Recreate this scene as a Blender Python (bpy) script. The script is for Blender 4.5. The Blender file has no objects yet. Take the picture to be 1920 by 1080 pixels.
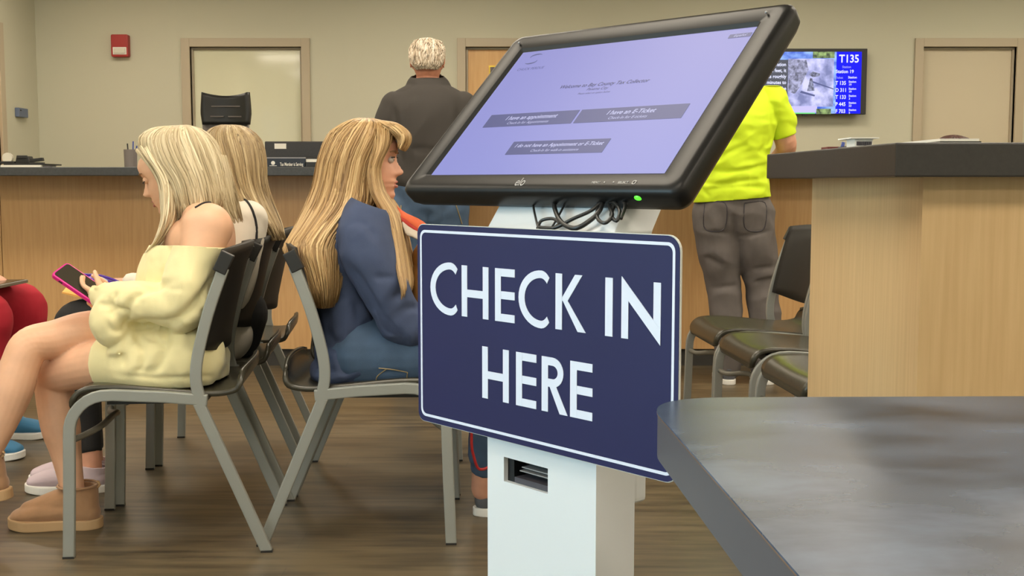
import bpy, bmesh, math, random
import numpy as np
from mathutils import Vector, Matrix, noise
R = math.radians
PI = math.pi
sc = bpy.context.scene
COL = sc.collection
random.seed(7); rng = np.random.default_rng(7)

# ------------------------------------------------------------------ camera
F_PX, CAM_H, PITCH = 2200.0, 1.02, math.atan(198 / 2200.0)
cam_d = bpy.data.cameras.new('camera'); cam = bpy.data.objects.new('camera', cam_d); COL.objects.link(cam)
cam.location = (0, 0, CAM_H); cam.rotation_euler = (PI / 2 - PITCH, 0, 0)
cam_d.sensor_width = 36; cam_d.lens = 36 * F_PX / 1920; cam_d.clip_start = .05
sc.camera = cam
sc.view_settings.view_transform = 'Standard'; sc.view_settings.look = 'None'
sc.view_settings.gamma = 1; sc.view_settings.use_curve_mapping = False

def at(px, py, Y):
    """the point of the room seen at photo pixel px,py and standing at distance Y"""
    a = (px - 960) / F_PX; b = (540 - py) / F_PX
    d = Vector((a, math.cos(PITCH) + b * math.sin(PITCH), -math.sin(PITCH) + b * math.cos(PITCH)))
    return Vector((0, 0, CAM_H)) + d * (Y / d.y)
def fl(px, py, z=0):
    a = (px - 960) / F_PX; b = (540 - py) / F_PX
    d = Vector((a, math.cos(PITCH) + b * math.sin(PITCH), -math.sin(PITCH) + b * math.cos(PITCH)))
    return Vector((0, 0, CAM_H)) + d * ((z - CAM_H) / d.z)

# ------------------------------------------------------------------ materials
def lin(c):
    return tuple((x / 12.92 if x <= .04045 else ((x + .055) / 1.055) ** 2.4) for x in c)
def rgb(r, g, b): return lin((r / 255, g / 255, b / 255)) + (1,)
def mat(name, col, rough=.5, metal=0, bump=0, bscale=200, var=0, vscale=8, stretch=(1, 1, 1), coat=0, spec=.5, emit=None, estr=0, col2=None, detail=4, alpha=1, sheen=0, coords='Object'):
    m = bpy.data.materials.new(name); m.use_nodes = True
    nt = m.node_tree; N = nt.nodes; L = nt.links
    bs = N['Principled BSDF']
    bs.inputs['Base Color'].default_value = col
    bs.inputs['Roughness'].default_value = rough
    bs.inputs['Metallic'].default_value = metal
    bs.inputs['Specular IOR Level'].default_value = spec
    bs.inputs['Coat Weight'].default_value = coat
    bs.inputs['Coat Roughness'].default_value = .15
    bs.inputs['Sheen Weight'].default_value = sheen
    tc = N.new('ShaderNodeTexCoord'); mp = N.new('ShaderNodeMapping')
    mp.inputs['Scale'].default_value = stretch
    L.new(tc.outputs[coords], mp.inputs['Vector'])
    if var or col2:
        nz = N.new('ShaderNodeTexNoise'); nz.inputs['Scale'].default_value = vscale; nz.inputs['Detail'].default_value = detail
        L.new(mp.outputs[0], nz.inputs['Vector'])
        cr = N.new('ShaderNodeValToRGB'); e = cr.color_ramp.elements
        c2 = col2 or tuple(min(1, x * (1 + var)) for x in col[:3]) + (1,)
        c1 = col if col2 else tuple(x * (1 - var) for x in col[:3]) + (1,)
        e[0].position = .32; e[0].color = c1; e[1].position = .68; e[1].color = c2
        L.new(nz.outputs['Fac'], cr.inputs['Fac']); L.new(cr.outputs['Color'], bs.inputs['Base Color'])
    if bump:
        n2 = N.new('ShaderNodeTexNoise'); n2.inputs['Scale'].default_value = bscale; n2.inputs['Detail'].default_value = 3
        L.new(mp.outputs[0], n2.inputs['Vector'])
        bp = N.new('ShaderNodeBump'); bp.inputs['Strength'].default_value = bump; bp.inputs['Distance'].default_value = .01
        L.new(n2.outputs['Fac'], bp.inputs['Height']); L.new(bp.outputs['Normal'], bs.inputs['Normal'])
    if emit:
        bs.inputs['Emission Color'].default_value = emit; bs.inputs['Emission Strength'].default_value = estr
    return m
M = {}
M['wall'] = mat('wall_paint', rgb(194, 191, 170), .85, bump=.04, bscale=300)
M['frame'] = mat('door_frame_paint', rgb(178, 164, 140), .45)
M['ceiling'] = mat('ceiling_tile', rgb(225, 222, 210), .9, var=.04, vscale=60)
M['maple'] = mat('maple_laminate', rgb(200, 156, 104), .38, stretch=(14, 14, .7), vscale=6, col2=rgb(210, 168, 116), detail=6)
M['maple_pale'] = mat('pale_maple_laminate', rgb(197, 164, 118), .33, stretch=(14, 14, .7), vscale=6, col2=rgb(208, 176, 130), detail=6)
M['door_wood'] = mat('door_veneer', rgb(206, 158, 98), .4, stretch=(10, 10, .8), vscale=5, col2=rgb(216, 172, 112))
M['counter'] = mat('charcoal_counter_laminate', rgb(62, 64, 66), .45, var=.15, vscale=90)
M['counter_brown'] = mat('dark_counter_edge', rgb(46, 43, 42), .4, var=.12, vscale=120)
M['black'] = mat('black_plastic', rgb(34, 33, 32), .42, bump=.03, bscale=500)
M['seat_black'] = mat('black_seat_shell', rgb(61, 58, 48), .27, bump=.05, bscale=700)
M['back_black'] = mat('black_back_shell', rgb(32, 29, 25), .55, bump=.08, bscale=600)
M['steel'] = mat('grey_painted_tube', rgb(150, 152, 147), .38, metal=.25)
M['steel_dark'] = mat('grey_painted_bar', rgb(120, 116, 106), .4, metal=.2)
M['toe'] = mat('toe_kick_vinyl', rgb(70, 68, 66), .6)
M['white_metal'] = mat('white_powder_coat', rgb(206, 208, 210), .42, bump=.015, bscale=900)
M['navy'] = mat('navy_sign_print', rgb(25, 24, 68), .6, spec=.3, var=.05, vscale=5)
M['sign_edge'] = mat('sign_board_edge', rgb(190, 188, 180), .6)
M['sign_white'] = mat('sign_white_print', rgb(204, 208, 222), .6, spec=.3)
M['bezel'] = mat('black_bezel', rgb(22, 20, 19), .38, spec=.22)
M['bezel_in'] = mat('matte_inner_bezel', rgb(20, 20, 20), .45, spec=.3)
M['silver'] = mat('silver_print', rgb(150, 148, 148), .4, metal=.3)
M['cable'] = mat('black_cable', rgb(26, 26, 26), .4)
M['red_plastic'] = mat('red_plastic', rgb(160, 32, 28), .4)
M['white_plastic'] = mat('white_plastic', rgb(225, 222, 212), .35)
M['strobe'] = mat('clear_strobe_lens', rgb(215, 210, 195), .12)
M['bluegrey'] = mat('blue_grey_plate', rgb(96, 108, 132), .45)
M['paper'] = mat('white_paper', rgb(232, 228, 218), .7)
M['skin'] = mat('skin_tan', rgb(228, 180, 148), .48, var=.05, vscale=22, bump=.02, bscale=160)
M['skin_pink'] = mat('skin_pink', rgb(216, 160, 134), .5, var=.07, vscale=25, bump=.03, bscale=160)
M['skin_old'] = mat('skin_ruddy', rgb(206, 140, 112), .5, var=.1, vscale=30)
M['lip'] = mat('lip', rgb(184, 116, 104), .45)
M['lash'] = mat('dark_lash', rgb(50, 38, 30), .6)
M['brow'] = mat('brow_hair', rgb(140, 106, 76), .7)
M['eye'] = mat('eye_white', rgb(178, 164, 156), .3)
M['iris'] = mat('iris', rgb(70, 60, 50), .2)
def hair_mat(name, a, b, c):
    m = bpy.data.materials.new(name); m.use_nodes = True
    nt = m.node_tree; N = nt.nodes; L = nt.links; bs = N['Principled BSDF']
    at_ = N.new('ShaderNodeAttribute'); at_.attribute_name = 'tone'
    cr = N.new('ShaderNodeValToRGB'); e = cr.color_ramp.elements
    e[0].position = 0; e[0].color = a; e[1].position = 1; e[1].color = c
    x = e.new(.5); x.color = b
    L.new(at_.outputs['Fac'], cr.inputs['Fac']); L.new(cr.outputs['Color'], bs.inputs['Base Color'])
    bs.inputs['Roughness'].default_value = .42; bs.inputs['Specular IOR Level'].default_value = .4
    return m
M['hair_platinum'] = hair_mat('platinum_hair', rgb(122, 102, 76), rgb(188, 170, 136), rgb(228, 214, 182))
M['hair_ash'] = hair_mat('ash_blond_hair', rgb(112, 92, 66), rgb(176, 152, 114), rgb(220, 200, 160))
M['hair_honey'] = hair_mat('honey_blond_hair', rgb(112, 84, 52), rgb(176, 142, 96), rgb(212, 182, 134))
M['hair_white'] = hair_mat('white_hair', rgb(150, 128, 104), rgb(196, 180, 158), rgb(226, 214, 198))
M['hair_dark'] = hair_mat('dark_hair', rgb(40, 20, 16), rgb(70, 34, 26), rgb(96, 52, 40))
M['sweater'] = mat('pale_yellow_knit', rgb(232, 222, 172), .9, bump=.1, bscale=500, sheen=.25)
M['white_cloth'] = mat('white_cotton', rgb(228, 220, 206), .85, bump=.06, bscale=300)
M['black_cloth'] = mat('black_cloth', rgb(36, 36, 38), .85, bump=.05, bscale=300)
M['jacket'] = mat('charcoal_jacket', rgb(62, 58, 55), .9, bump=.05, bscale=300)
M['denim_shirt'] = mat('navy_denim_shirt', rgb(62, 74, 104), .85, bump=.1, bscale=450, var=.08, vscale=14)
M['jeans'] = mat('blue_jeans', rgb(70, 92, 120), .85, bump=.1, bscale=500, var=.14, vscale=14)
M['jeans_grey'] = mat('grey_jeans', rgb(98, 92, 90), .9, bump=.1, bscale=500, var=.1, vscale=14)
M['stitch'] = mat('tan_stitching', rgb(150, 132, 96), .8)
M['hivis'] = mat('neon_yellow_jersey', rgb(208, 236, 30), .75, bump=.05, bscale=300)
M['red_cloth'] = mat('red_trousers', rgb(170, 22, 42), .85, bump=.05, bscale=300)
M['suede'] = mat('tan_suede', rgb(168, 128, 94), .9, bump=.08, bscale=500, var=.07, vscale=30, sheen=.3)
M['rubber_tan'] = mat('tan_rubber_sole', rgb(186, 152, 112), .7)
M['lavender'] = mat('lavender_suede', rgb(206, 188, 198), .85, bump=.05, bscale=400)
M['white_rubber'] = mat('white_rubber', rgb(232, 230, 226), .5)
M['blue_shoe'] = mat('blue_shoe_mesh', rgb(60, 120, 160), .7, bump=.08, bscale=300)
M['shoe_grey'] = mat('grey_shoe_mesh', rgb(90, 92, 98), .8, bump=.08, bscale=300)
M['pink'] = mat('hot_pink_case', rgb(226, 30, 140), .4)
M['screen_off'] = mat('dark_phone_glass', rgb(58, 54, 46), .15)
M['purple'] = mat('purple_vinyl', rgb(84, 50, 160), .2)
M['manila'] = mat('manila_paper', rgb(236, 178, 96), .8)
M['leather'] = mat('tan_leather', rgb(172, 122, 66), .5, bump=.1, bscale=120, var=.06, vscale=20)
M['orange'] = mat('orange_scarf', rgb(210, 90, 50), .8, col2=rgb(228, 214, 200), vscale=22, detail=1)
M['red_strap'] = mat('red_strap', rgb(170, 40, 40), .5)
M['tablet'] = mat('grey_tablet', rgb(112, 104, 92), .4)
M['brass'] = mat('brass', rgb(200, 170, 70), .3, metal=.9)
M['dark_glass'] = mat('dark_vision_glass', rgb(60, 36, 30), .15)
M['blind'] = mat('pale_blind', rgb(212, 208, 182), .6)
M['cream_panel'] = mat('cream_door_paint', rgb(198, 186, 160), .55)
M['office_grey'] = mat('grey_office_mesh', rgb(120, 112, 108), .7)
M['green_led'] = mat('green_led', rgb(60, 220, 40), .3, emit=rgb(90, 255, 50), estr=1.2)
M['blue_item'] = mat('blue_pen_plastic', rgb(40, 60, 130), .4)
M['maroon'] = mat('maroon_box', rgb(100, 40, 36), .5)
M['print'] = mat('dark_print', rgb(60, 56, 62), .6)
# glass that lets light straight through
def glass(name):
    m = bpy.data.materials.new(name); m.use_nodes = True
    N = m.node_tree.nodes; L = m.node_tree.links; N.remove(N['Principled BSDF'])
    t = N.new('ShaderNodeBsdfTransparent'); t.inputs[0].default_value = (.92, .96, .93, 1)
    g = N.new('ShaderNodeBsdfGlossy'); g.inputs['Roughness'].default_value = .03
    fr = N.new('ShaderNodeFresnel'); fr.inputs['IOR'].default_value = 1.7
    mx = N.new('ShaderNodeMixShader'); L.new(fr.outputs[0], mx.inputs[0]); L.new(t.outputs[0], mx.inputs[1]); L.new(g.outputs[0], mx.inputs[2])
    L.new(mx.outputs[0], N['Material Output'].inputs[0]); return m
M['glass'] = glass('window_glass')
def emis(name, col, s):
    m = bpy.data.materials.new(name); m.use_nodes = True
    N = m.node_tree.nodes; L = m.node_tree.links; bs = N['Principled BSDF']
    bs.inputs['Base Color'].default_value = (.01, .01, .01, 1); bs.inputs['Roughness'].default_value = .3; bs.inputs['Specular IOR Level'].default_value = .06
    bs.inputs['Emission Color'].default_value = col; bs.inputs['Emission Strength'].default_value = s
    return m
M['lamp'] = emis('ceiling_diffuser', (1, .885, .715, 1), 14.5)
# floor: wood look vinyl planks running left to right
def floor_mat():
    m = bpy.data.materials.new('dark_vinyl_planks'); m.use_nodes = True
    nt = m.node_tree; N = nt.nodes; L = nt.links; bs = N['Principled BSDF']
    tc = N.new('ShaderNodeTexCoord'); mp = N.new('ShaderNodeMapping'); mp.inputs['Scale'].default_value = (1.1, 12, 1)
    L.new(tc.outputs['Object'], mp.inputs['Vector'])
    n = N.new('ShaderNodeTexNoise'); n.inputs['Scale'].default_value = 2.2; n.inputs['Detail'].default_value = 8; n.inputs['Roughness'].default_value = .62
    L.new(mp.outputs[0], n.inputs['Vector'])
    mp2 = N.new('ShaderNodeMapping'); mp2.inputs['Scale'].default_value = (1, 1.5, 1); L.new(tc.outputs['Object'], mp2.inputs['Vector'])
    n3 = N.new('ShaderNodeTexNoise'); n3.inputs['Scale'].default_value = 3; n3.inputs['Detail'].default_value = 4; L.new(mp2.outputs[0], n3.inputs['Vector'])
    br = N.new('ShaderNodeTexBrick'); br.inputs['Scale'].default_value = 1; br.inputs['Brick Width'].default_value = 1.2; br.inputs['Row Height'].default_value = .16
    br.inputs['Mortar Size'].default_value = .0015; br.inputs['Color1'].default_value = (.42, .42, .42, 1); br.inputs['Color2'].default_value = (.58, .58, .58, 1); br.inputs['Mortar'].default_value = (.3, .3, .3, 1)
    L.new(tc.outputs['Object'], br.inputs['Vector'])
    ad = N.new('ShaderNodeMath'); ad.operation = 'ADD'; L.new(n.outputs['Fac'], ad.inputs[0])
    mul = N.new('ShaderNodeMath'); mul.operation = 'MULTIPLY'; mul.inputs[1].default_value = .35; L.new(br.outputs['Color'], mul.inputs[0]); L.new(mul.outputs[0], ad.inputs[1])
    ad2 = N.new('ShaderNodeMath'); ad2.operation = 'ADD'; L.new(ad.outputs[0], ad2.inputs[0])
    m2 = N.new('ShaderNodeMath'); m2.operation = 'MULTIPLY'; m2.inputs[1].default_value = .45; L.new(n3.outputs['Fac'], m2.inputs[0]); L.new(m2.outputs[0], ad2.inputs[1])
    cr = N.new('ShaderNodeValToRGB'); e = cr.color_ramp.elements
    e[0].position = .66; e[0].color = rgb(50, 45, 37); e[1].position = 1.0; e[1].color = rgb(102, 90, 69)
    L.new(ad2.outputs[0], cr.inputs['Fac']); L.new(cr.outputs['Color'], bs.inputs['Base Color'])
    rr = N.new('ShaderNodeMapRange'); rr.inputs['To Min'].default_value = .28; rr.inputs['To Max'].default_value = .5
    L.new(n3.outputs['Fac'], rr.inputs['Value']); L.new(rr.outputs[0], bs.inputs['Roughness'])
    bp = N.new('ShaderNodeBump'); bp.inputs['Strength'].default_value = .12; bp.inputs['Distance'].default_value = .004
    L.new(n.outputs['Fac'], bp.inputs['Height']); L.new(bp.outputs[0], bs.inputs['Normal'])
    return m
M['floor'] = floor_mat()
# smoky blue grey table laminate
def table_mat():
    m = bpy.data.materials.new('slate_table_laminate'); m.use_nodes = True
    nt = m.node_tree; N = nt.nodes; L = nt.links; bs = N['Principled BSDF']
    tc = N.new('ShaderNodeTexCoord'); mp = N.new('ShaderNodeMapping'); mp.inputs['Scale'].default_value = (2.4, 4, 1)
    L.new(tc.outputs['Object'], mp.inputs['Vector'])
    n = N.new('ShaderNodeTexNoise'); n.inputs['Scale'].default_value = 2.2; n.inputs['Detail'].default_value = 5; n.inputs['Distortion'].default_value = .15
    L.new(mp.outputs[0], n.inputs['Vector'])
    cr = N.new('ShaderNodeValToRGB'); e = cr.color_ramp.elements
    e[0].position = .32; e[0].color = rgb(14, 20, 34); e[1].position = .68; e[1].color = rgb(76, 88, 106)
    L.new(n.outputs['Fac'], cr.inputs['Fac']); L.new(cr.outputs['Color'], bs.inputs['Base Color'])
    bs.inputs['Roughness'].default_value = .26; bs.inputs['IOR'].default_value = 1.3; bs.inputs['Specular IOR Level'].default_value = .28
    return m
M['table'] = table_mat()

# ------------------------------------------------------------------ tagging
def tag(o, label, cat, group=None, kind=None):
    o['label'] = label; o['category'] = cat
    if group: o['group'] = group
    if kind: o['kind'] = kind
    return o
def empty(name, loc=(0, 0, 0), rz=0):
    o = bpy.data.objects.new(name, None); COL.objects.link(o); o.location = loc; o.rotation_euler = (0, 0, rz)
    o.empty_display_size = .05
    return o
def thing(name, label, cat, loc=(0, 0, 0), rz=0, group=None):
    return tag(empty(name, loc, rz), label, cat, group)
def link(name, me, m, parent=None, loc=None, smooth=False, world=False):
    o = bpy.data.objects.new(name, me); COL.objects.link(o)
    if m is not None: me.materials.append(m)
    if smooth:
        me.shade_smooth()
    if parent:
        o.parent = parent
        if world:   # the mesh is given in room coordinates
            o.matrix_parent_inverse = wm(parent).inverted()
    if loc is not None: o.location = loc
    return o
def wm(o):
    m = Matrix.LocRotScale(o.location, o.rotation_euler, o.scale)
    if o.parent: return wm(o.parent) @ o.matrix_parent_inverse @ m
    return m

# ------------------------------------------------------------------ mesh pieces: (verts, faces)
def join(pieces):
    V = []; Fc = []; k = 0
    for v, f in pieces:
        V.extend([tuple(p) for p in v]); Fc.extend([tuple(i + k for i in q) for q in f]); k += len(v)
    return V, Fc
def me_of(name, pieces, recalc=True):
    v, f = join(pieces if isinstance(pieces, list) else [pieces])
    me = bpy.data.meshes.new(name); me.from_pydata(v, [], f)
    if recalc:
        bm = bmesh.new(); bm.from_mesh(me); bmesh.ops.recalc_face_normals(bm, faces=bm.faces); bm.to_mesh(me); bm.free()
    me.update(); return me
def put(name, pieces, m, parent=None, smooth=False, bevel=0, seg=2, world=False, auto=False):
    me = me_of(name, pieces)
    if bevel:
        bm = bmesh.new(); bm.from_mesh(me)
        bmesh.ops.bevel(bm, geom=[e for e in bm.edges if len(e.link_faces) == 2 and e.calc_face_angle(0) > .5], offset=bevel, segments=seg, profile=.6, affect='EDGES')
        bm.to_mesh(me); bm.free()
    o = link(name, me, m, parent, smooth=smooth or auto, world=world)
    if auto or (bevel and smooth):
        mod = o.modifiers.new('wn', 'WEIGHTED_NORMAL'); mod.keep_sharp = True
    return o
def box(x0, x1, y0, y1, z0, z1):
    v = [(x, y, z) for x in (x0, x1) for y in (y0, y1) for z in (z0, z1)]
    return v, [(0, 1, 3, 2), (4, 6, 7, 5), (0, 4, 5, 1), (2, 3, 7, 6), (0, 2, 6, 4), (1, 5, 7, 3)]
def frame_box(o, u, v, n, a0, a1, b0, b1, c0, c1):
    vs, f = box(a0, a1, b0, b1, c0, c1)
    return [Vector(o) + u * p[0] + v * p[1] + n * p[2] for p in vs], f
def prism(poly, z0, z1):
    n = len(poly)
    v = [(x, y, z0) for x, y in poly] + [(x, y, z1) for x, y in poly]
    f = [tuple(range(n))[::-1], tuple(range(n, 2 * n))] + [(i, (i + 1) % n, n + (i + 1) % n, n + i) for i in range(n)]
    return v, f
def xform(piece, fn): return [fn(Vector(p)) for p in piece[0]], piece[1]
def rrect(x0, x1, y0, y1, r, n=6, rs=None):
    out = []
    rs = rs or (r, r, r, r)
    for (cx, cy, a0, rr) in ((x1, y1, 0, rs[0]), (x0, y1, 90, rs[1]), (x0, y0, 180, rs[2]), (x1, y0, 270, rs[3])):
        sx = -1 if cx == x1 else 1; sy = -1 if cy == y1 else 1
        for i in range(n + 1):
            a = R(a0 + 90 * i / n); out.append((cx + sx * rr + rr * math.cos(a), cy + sy * rr + rr * math.sin(a)))
    return out
def crom(P, sub=6, closed=False):
    P = [Vector(p) for p in P]; n = len(P); out = []
    if n < 3 and not closed:
        return [P[0].lerp(P[1], i / sub) for i in range(sub + 1)]
    rngi = range(n) if closed else range(n - 1)
    for i in rngi:
        if closed: p0, p1, p2, p3 = P[i - 1], P[i], P[(i + 1) % n], P[(i + 2) % n]
        else: p0, p1, p2, p3 = P[max(i - 1, 0)], P[i], P[i + 1], P[min(i + 2, n - 1)]
        for k in range(sub):
            t = k / sub
            out.append(.5 * ((2 * p1) + (p2 - p0) * t + (2 * p0 - 5 * p1 + 4 * p2 - p3) * t * t + (-p0 + 3 * p1 - 3 * p2 + p3) * t ** 3))
    if not closed: out.append(P[-1].copy())
    return out
def sweep(path, sec, ref=Vector((0, 0, 1)), caps=True, fixed=None):
    """sweep a 2d closed section (list of (a,b)) or per-point sections along path; b axis stays nearest to ref"""
    n = len(path); V = []; Fc = []
    per = isinstance(sec[0][0], (list, tuple))
    m = len(sec[0]) if per else len(sec)
    for i, p in enumerate(path):
        t = (path[min(i + 1, n - 1)] - path[max(i - 1, 0)])
        t = t.normalized() if t.length > 1e-9 else Vector((0, 0, 1))
        if fixed is not None:
            a = fixed; b = t.cross(a).normalized(); a = b.cross(t).normalized()
        else:
            b = (ref - t * ref.dot(t))
            if b.length < 1e-3: b = t.orthogonal()
            b.normalize(); a = b.cross(t).normalized()
        s = sec[i] if per else sec
        V.extend([p + a * q[0] + b * q[1] for q in s])
    for i in range(n - 1):
        for j in range(m):
            k = (j + 1) % m
            Fc.append((i * m + j, i * m + k, (i + 1) * m + k, (i + 1) * m + j))
    if caps: Fc.append(tuple(range(m))[::-1]); Fc.append(tuple(range((n - 1) * m, n * m)))
    return V, Fc
def circ(ra, rb=None, n=12):
    rb = rb or ra
    return [(ra * math.cos(2 * PI * i / n), rb * math.sin(2 * PI * i / n)) for i in range(n)]
def tube(path, r, n=8, sub=0, ref=Vector((0, 0, 1))):
    path = [Vector(p) for p in path]
    if sub: path = crom(path, sub)
    return sweep(path, circ(r, r, n), ref)
def limb(pts, radii, side=Vector((0, 1, 0)), n=20, sub=6, cap=5):
    """tapered limb with round ends. radii: r or (r_side, r_other)"""
    pts = [Vector(p) for p in pts]; rr = [(r, r) if not isinstance(r, (tuple, list)) else r for r in radii]
    C = crom(pts, sub)
    RR = crom([Vector((a, b, 0)) for a, b in rr], sub)
    path = []; secs = []
    t0 = (C[1] - C[0]).normalized(); t1 = (C[-1] - C[-2]).normalized()
    r0 = RR[0]; r1 = RR[-1]
    for i in range(cap):
        a = PI / 2 * (i + .35) / cap
        k = math.sin(a); path.append(C[0] - t0 * min(r0.x, r0.y) * math.cos(a)); secs.append(circ(r0.x * k, r0.y * k, n))
    for c, r in zip(C, RR): path.append(c); secs.append(circ(max(r.x, .002), max(r.y, .002), n))
    for i in range(cap)[::-1]:
        a = PI / 2 * (i + .35) / cap
        k = math.sin(a); path.append(C[-1] + t1 * min(r1.x, r1.y) * math.cos(a)); secs.append(circ(r1.x * k, r1.y * k, n))
    return sweep(path, secs, fixed=side)
def ball(c, r, nu=16, nv=10, rot=None):
    c = Vector(c); r = (r, r, r) if not isinstance(r, (tuple, list)) else r
    V = [Vector((0, 0, -r[2]))]; Fc = []
    for j in range(1, nv):
        a = -PI / 2 + PI * j / nv
        for i in range(nu):
            b = 2 * PI * i / nu
            V.append(Vector((r[0] * math.cos(a) * math.cos(b), r[1] * math.cos(a) * math.sin(b), r[2] * math.sin(a))))
    V.append(Vector((0, 0, r[2])))
    for i in range(nu):
        k = (i + 1) % nu
        Fc.append((0, 1 + k, 1 + i)); Fc.append((len(V) - 1, 1 + (nv - 2) * nu + i, 1 + (nv - 2) * nu + k))
        for j in range(nv - 2):
            Fc.append((1 + j * nu + i, 1 + j * nu + k, 1 + (j + 1) * nu + k, 1 + (j + 1) * nu + i))
    if rot is not None: V = [rot @ v for v in V]
    return [v + c for v in V], Fc
def sheet(grid, t):
    """closed thick sheet from a grid of points"""
    nu, nv = len(grid), len(grid[0])
    def nrm(i, j):
        a = grid[min(i + 1, nu - 1)][j] - grid[max(i - 1, 0)][j]; b = grid[i][min(j + 1, nv - 1)] - grid[i][max(j - 1, 0)]
        return a.cross(b).normalized()
    top = [[grid[i][j] + nrm(i, j) * t / 2 for j in range(nv)] for i in range(nu)]
    bot = [[grid[i][j] - nrm(i, j) * t / 2 for j in range(nv)] for i in range(nu)]
    V = [p for r in top for p in r] + [p for r in bot for p in r]; o = nu * nv; Fc = []
    for i in range(nu - 1):
        for j in range(nv - 1):
            a, b, c, d = i * nv + j, (i + 1) * nv + j, (i + 1) * nv + j + 1, i * nv + j + 1
            Fc.append((a, b, c, d)); Fc.append((o + a, o + d, o + c, o + b))
    for i in range(nu - 1):
        for j in (0, nv - 1):
            a, b = i * nv + j, (i + 1) * nv + j; Fc.append((a, o + a, o + b, b) if j == 0 else (a, b, o + b, o + a))
    for j in range(nv - 1):
        for i in (0, nu - 1):
            a, b = i * nv + j, i * nv + j + 1; Fc.append((a, b, o + b, o + a) if i == 0 else (a, o + a, o + b, b))
    return V, Fc
def remeshed(pieces, voxel, smooth=4):
    me = me_of('tmp', pieces, recalc=False)
    bm = bmesh.new(); bm.from_mesh(me); bmesh.ops.recalc_face_normals(bm, faces=bm.faces); bm.to_mesh(me); bm.free()
    o = bpy.data.objects.new('tmp', me); COL.objects.link(o)
    md = o.modifiers.new('r', 'REMESH'); md.mode = 'VOXEL'; md.voxel_size = voxel
    dg = bpy.context.evaluated_depsgraph_get(); ev = o.evaluated_get(dg)
    m2 = bpy.data.meshes.new_from_object(ev, depsgraph=dg)
    bpy.data.objects.remove(o); bpy.data.meshes.remove(me)
    n = len(m2.vertices); co = np.empty(n * 3); m2.vertices.foreach_get('co', co); co = co.reshape(n, 3)
    ed = np.empty(len(m2.edges) * 2, dtype=np.int64); m2.edges.foreach_get('vertices', ed); ed = ed.reshape(-1, 2)
    deg = np.bincount(ed.ravel(), minlength=n).astype(float)[:, None]
    for k in range(smooth):
        s = np.stack([np.bincount(ed[:, 0], co[ed[:, 1], i], n) + np.bincount(ed[:, 1], co[ed[:, 0], i], n) for i in range(3)], 1)
        lam = .6 if k % 2 == 0 else -.5   # keeps the volume
        co = co + lam * (s / deg - co)
    m2.vertices.foreach_set('co', co.ravel()); m2.update()
    return m2
def displace(me, folds=(), nz=(), seed=0):
    """folds: (points, width, depth) creases along polylines; nz: (scale vec, amp) noise"""
    n = len(me.vertices); co = np.empty(n * 3); me.vertices.foreach_get('co', co); co = co.reshape(n, 3)
    no = np.empty(n * 3); me.vertex_normals.foreach_get('vector', no); no = no.reshape(n, 3)
    d = np.zeros(n)
    for pts, w, dep in folds:
        pts = crom(pts, 5) if len(pts) > 2 else [Vector(p) for p in pts]
        best = np.full(n, 1e9); tt = np.zeros(n); m = len(pts) - 1
        for i in range(m):
            a = np.array(pts[i]); b = np.array(pts[i + 1]); ab = b - a
            t = np.clip(((co - a) @ ab) / max(ab @ ab, 1e-12), 0, 1)
            ds = np.linalg.norm(co - (a + t[:, None] * ab), axis=1)
            k = ds < best; best[k] = ds[k]; tt[k] = (i + t[k]) / m
        fade = np.clip(np.minimum(tt, 1 - tt) * 5 + .15, 0, 1)
        d += dep * np.exp(-(best / w) ** 2) * fade
    for s, amp in nz:
        s = Vector(s)
        d += amp * np.array([1 - 2 * abs(noise.noise(Vector((c[0] * s.x + seed, c[1] * s.y, c[2] * s.z)))) * 1.6 for c in co])
    co += no * d[:, None]
    me.vertices.foreach_set('co', co.ravel()); me.update(); return me
def blob(name, pieces, m, parent=None, voxel=.004, smooth=6, folds=(), nz=(), cuts=(), thick=0, seed=0, world=True, relax=()):
    me = remeshed(pieces, voxel, smooth)
    for c_, r_, it in relax:      # soften the surface around a point
        n = len(me.vertices); co = np.empty(n * 3); me.vertices.foreach_get('co', co); co = co.reshape(n, 3)
        ed = np.empty(len(me.edges) * 2, dtype=np.int64); me.edges.foreach_get('vertices', ed); ed = ed.reshape(-1, 2)
        deg = np.bincount(ed.ravel(), minlength=n).astype(float)[:, None]
        w = np.clip((1 - np.linalg.norm(co - np.array(c_), axis=1) / r_) * 2, 0, 1)[:, None]
        for _k in range(it):
            s_ = np.stack([np.bincount(ed[:, 0], co[ed[:, 1], i], n) + np.bincount(ed[:, 1], co[ed[:, 0], i], n) for i in range(3)], 1)
            co = co + (.6 if _k % 3 else -.35) * w * (s_ / deg - co)
        me.vertices.foreach_set('co', co.ravel()); me.update()
    if folds or nz: displace(me, folds, nz, seed)
    if cuts:
        bm = bmesh.new(); bm.from_mesh(me)
        for co, no in cuts:   # throws away what lies on the side the normal points to
            bmesh.ops.bisect_plane(bm, geom=bm.verts[:] + bm.edges[:] + bm.faces[:], plane_co=co, plane_no=no, clear_outer=True)
        bm.to_mesh(me); bm.free()
    o = link(name, me, m, parent, smooth=True, world=world)
    if thick:
        s = o.modifiers.new('s', 'SOLIDIFY'); s.thickness = thick; s.offset = -1
    return o
def shell_box(name, x0, x1, y0, y1, z0, z1, m, parent=None, bevel=0):
    return put(name, box(x0, x1, y0, y1, z0, z1), m, parent, bevel=bevel)
def struct(o): o['kind'] = 'structure'; return o
_fonts = {}
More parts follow.
